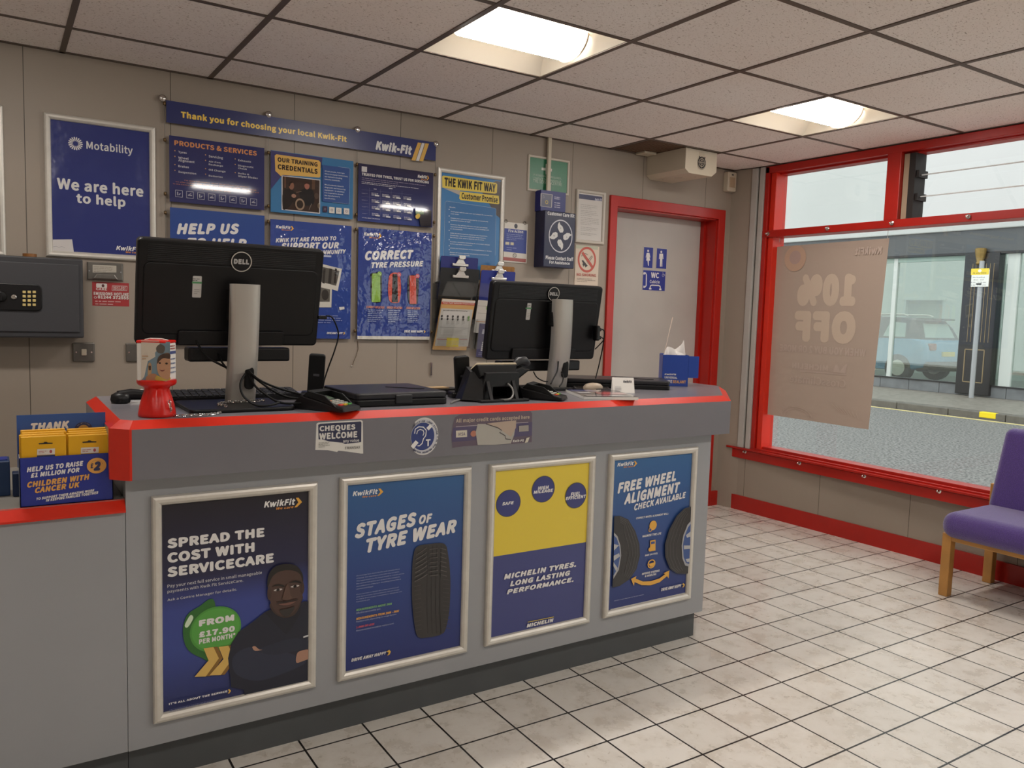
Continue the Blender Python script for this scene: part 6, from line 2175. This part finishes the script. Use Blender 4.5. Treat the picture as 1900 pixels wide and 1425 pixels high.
# tissue box
ta = math.atan2(2.5895 - 2.6527, 2.6743 - 2.5818)
t = place('tissue_box', 'blue tyre sealant carton with white tissues sticking out at the counter end', 'carton', (2.628, 2.70, CT), ta)
L_ = .118
M_BC = mat('blue_carton', '2b4aa0', rough=.3)
hb = .142
b = MB()
for x0, x1, y0, y1 in ((-.059, .059, -.05, -.0485), (-.059, .059, .0485, .05), (-.059, -.0575, -.05, .05), (.0575, .059, -.05, .05)):
    b.box(x0, x1, y0, y1, 0, hb, M_BC)
b.box(-.059, .059, -.05, .05, 0, .002, M_BC)
b.build('carton_body', t, local=True)
b = MB(); b.box(.059, .105, -.0505, -.049, .040, hb - .003, M_BC); b.build('side_flap', t, local=True)
b = MB(); b.box(-.058, -.010, .0478, .049, hb - .01, hb + .002, M_BC)
b.add([(-.055, -.045, hb), (-.053, -.045, hb), (-.010, .02, hb + .17), (-.014, .02, hb + .17)], [(0, 1, 2, 3)], mat('white_flap', 'c9b8aa', rough=.6)); b.build('lid_flap', t, local=True)
TIS = mat('tissue_paper', 'e6e1dc', rough=.8)
for prof, y0 in (([(-.052, .004), (-.044, .026), (-.026, .036), (-.004, .024), (.016, .014), (.03, .008), (.05, .0)], -.014), ([(-.02, .006), (.004, .018), (.024, .042), (.040, .066), (.047, .062), (.050, .030), (.054, .004)], .004), ([(-.05, .0), (-.03, .02), (.0, .022), (.03, .03), (.05, .012)], .02)):
    b = MB()
    pts = spl([(x, z) for x, z in prof], 4, False)
    rows = []
    for f, dy, k in ((0, -.012, 0), (.35, -.016, .35), (.75, -.010, .8), (1, 0, 1), (.75, .010, .8), (.3, .016, .3), (0, .012, 0)):
        rows.append([(q.x + .004 * math.sin(q.x * 160 + f * 3), y0 + dy * (1 + .5 * math.sin(q.x * 120)), hb - .035 + (q.y + .035) * f) for q in pts])
    b.grid(rows, TIS, True)
    if y0 < .02:
        b.build('tissue', t, local=True)
b.build('tissue', t, local=True)
pr = Print((0, -.0505, 0), (1, 0, 0), (0, 0, 1), gloss=.3)
pr.k = 1
pr.text('KwikFit', (-.048, .050), (.005, .058), WHT, b=.06, sh=.2, px=False)
pr.text('UNIVERSAL', (-.048, .034), (.010, .044), WHT, b=.04, px=False)
pr.text('TYRE', (-.050, .014), (-.012, .028), WHT, b=.05, px=False)
pr.text('SEALANT', (-.010, .014), (.050, .028), 'e8a04a', b=.05, px=False)
pr.mb.build('carton_print', t, local=True)

# charity pack box on the lower counter
BZ = .8125
t = thing('charity_box', 'blue cardboard charity box of yellow packs on the lower counter', 'box', (.149, 2.37, BZ))
M_CB = mat('blue_display_card', '27348c', rough=.35)
b = MB()
x0, x1, y0, y1 = .0432, .2540, 2.323, 2.405
b.box(x0, x1, y0, y0 + .002, BZ, .938, M_CB)
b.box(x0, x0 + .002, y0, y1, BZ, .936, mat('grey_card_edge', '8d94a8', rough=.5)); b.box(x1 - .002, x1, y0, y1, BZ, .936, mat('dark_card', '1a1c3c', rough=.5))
b.box(x0, x1, y0, y1, BZ, BZ + .002, M_CB); b.box(x0, x1, y1 - .002, y1, BZ, .94, M_CB)
b.build('tray', t)
b = MB(); b.box(x0 - .002, x1 - .008, y1, y1 + .002, .90, 1.036, mat('mid_blue_card', '34589e', rough=.35)); b.build('header_card', t)
p = Print((0, y0 - .0002, 0), gloss=.35).crop(0, 740, 5.9385)
p.text('HELP US TO RAISE', (296, 812), (918, 682), WHT, b=.075, sh=.2, br=(908, 738))
p.text('£1 MILLION FOR', (338, 872), (876, 755), WHT, b=.075, sh=.2, br=(868, 808))
p.text('CHILDREN WITH', (300, 982), (986, 826), 'e8a03a', b=.075, sh=.2, br=(978, 890))
p.text('CANCER UK', (386, 1042), (878, 912), 'e8a03a', b=.075, sh=.2, br=(870, 975))
p.text('TO SUPPORT THEIR AMAZING WORK', (400, 1118), (1040, 992), WHT, b=.07, sh=.2, br=(1036, 1020))
p.text('IN KEEPING FAMILIES TOGETHER', (505, 1134), (1082, 1016), WHT, b=.07, sh=.2, br=(1078, 1046))
p.ell((958, 828), (1170, 642), 'e8a03a', 36)
u, v = p.uv((1064, 735))
p.arc('SUGGESTED DONATION', u, v, .0148, .0019, PI * .92, PI * .08, '7a3a3a', b=.05)
p.text('£', (996, 765), (1030, 708), '232a5e', b=.05, sh=.15)
p.text('2', (1030, 792), (1108, 685), '232a5e', b=.1, sh=.2)
p.build('front_print', t)
p = Print((0, y1 - .0003, 0), gloss=.35).crop(0, 740, 5.9385)
p.text('THANK', (340, 358), (765, 240), WHT, b=.085, sh=.2, br=(752, 326))
u, v = p.uv((920, 330))
p.ring(u, v, .021, .019, '20285c', 36); p.ring(u, v, .0125, .0105, 'c08a3a', 30)
p.arc('£1 MILLION', u, v, .0168, .0026, PI * .8, PI * .2, 'b9b6c8', b=.05)
p.build('header_print', t)
t0 = None
for side, (xa, xb) in enumerate(((.0475, .1475), (.1515, .2500))):
    for k in range(4):
        yy = 2.3285 + k * .0165
        zt_ = .990 + (0, .003, .006, .010)[k] + (.0, -.002)[side]
        dx = (.0, -.003, .003, .001)[k]
        lab = ('yellow charity pack at the front of the stack under the thank lettering', 'yellow charity pack at the front of the stack under the round badge')[side] if k == 0 else \
            ('yellow charity pack in the stack beside the grey box edge, ', 'yellow charity pack in the stack beside the red counter edge, ')[side] + ('second from the front', 'third from the front', 'last at the back')[k - 1]
        t = thing('charity_pack', lab, 'pack', ((xa + xb) / 2, yy, BZ + .002), 'yellow charity packs in the blue box')
        b = MB(); b.box(xa + dx, xb + dx, yy, yy + .013, BZ + .0025, zt_, M_YELLOW, .002); b.build('pack_body', t)
        if k == 0:
            p = Print((0, yy - .0003, 0), gloss=.4).crop(0, 740, 5.9385)
            o = (0, 0) if side == 0 else (482, -16)
            p.poly([(424 + o[0], 490 + o[1]), (480 + o[0], 484 + o[1]), (490 + o[0], 474 + o[1]), (515 + o[0], 474 + o[1]), (528 + o[0], 482 + o[1]), (580 + o[0], 484 + o[1]), (580 + o[0], 496 + o[1]), (430 + o[0], 502 + o[1])], '2a2014')
            p.poly([(410 + o[0], 555 + o[1]), (606 + o[0], 545 + o[1]), (604 + o[0], 610 + o[1]), (408 + o[0], 620 + o[1])], 'd8cfc2')
            p.bars((425 + o[0], 605 + o[1]), (540 + o[0], 565 + o[1]), 2, 'b8605a', .4)
            p.ell((545 + o[0], 600 + o[1]), (575 + o[0], 560 + o[1]), 'b03a44', 10)
            p.poly([(408 + o[0], 624 + o[1]), (606 + o[0], 614 + o[1]), (606 + o[0], 640 + o[1]), (406 + o[0], 652 + o[1])], '26356e')
            p.build('pack_label', t)

t = thing('blue_carton', 'dark blue carton standing behind the charity box on the lower counter', 'carton', (-.05, 2.5, BZ))
b = MB(); b.box(-.10, .025, 2.48, 2.56, BZ, .905, mat('dark_blue_carton', '1e3a62', rough=.4), .002); b.box(-.1, .02, 2.5, 2.55, .905, .907, M_CB); b.build('carton_body', t)
b = MB(); b.box(.03, .09, 2.46, 2.50, BZ, .875, mat('deep_blue_carton', '162a4c', rough=.4), .002)
tag(b.build('small_blue_carton'), 'small deep blue carton between the charity box and the larger dark carton', 'carton')
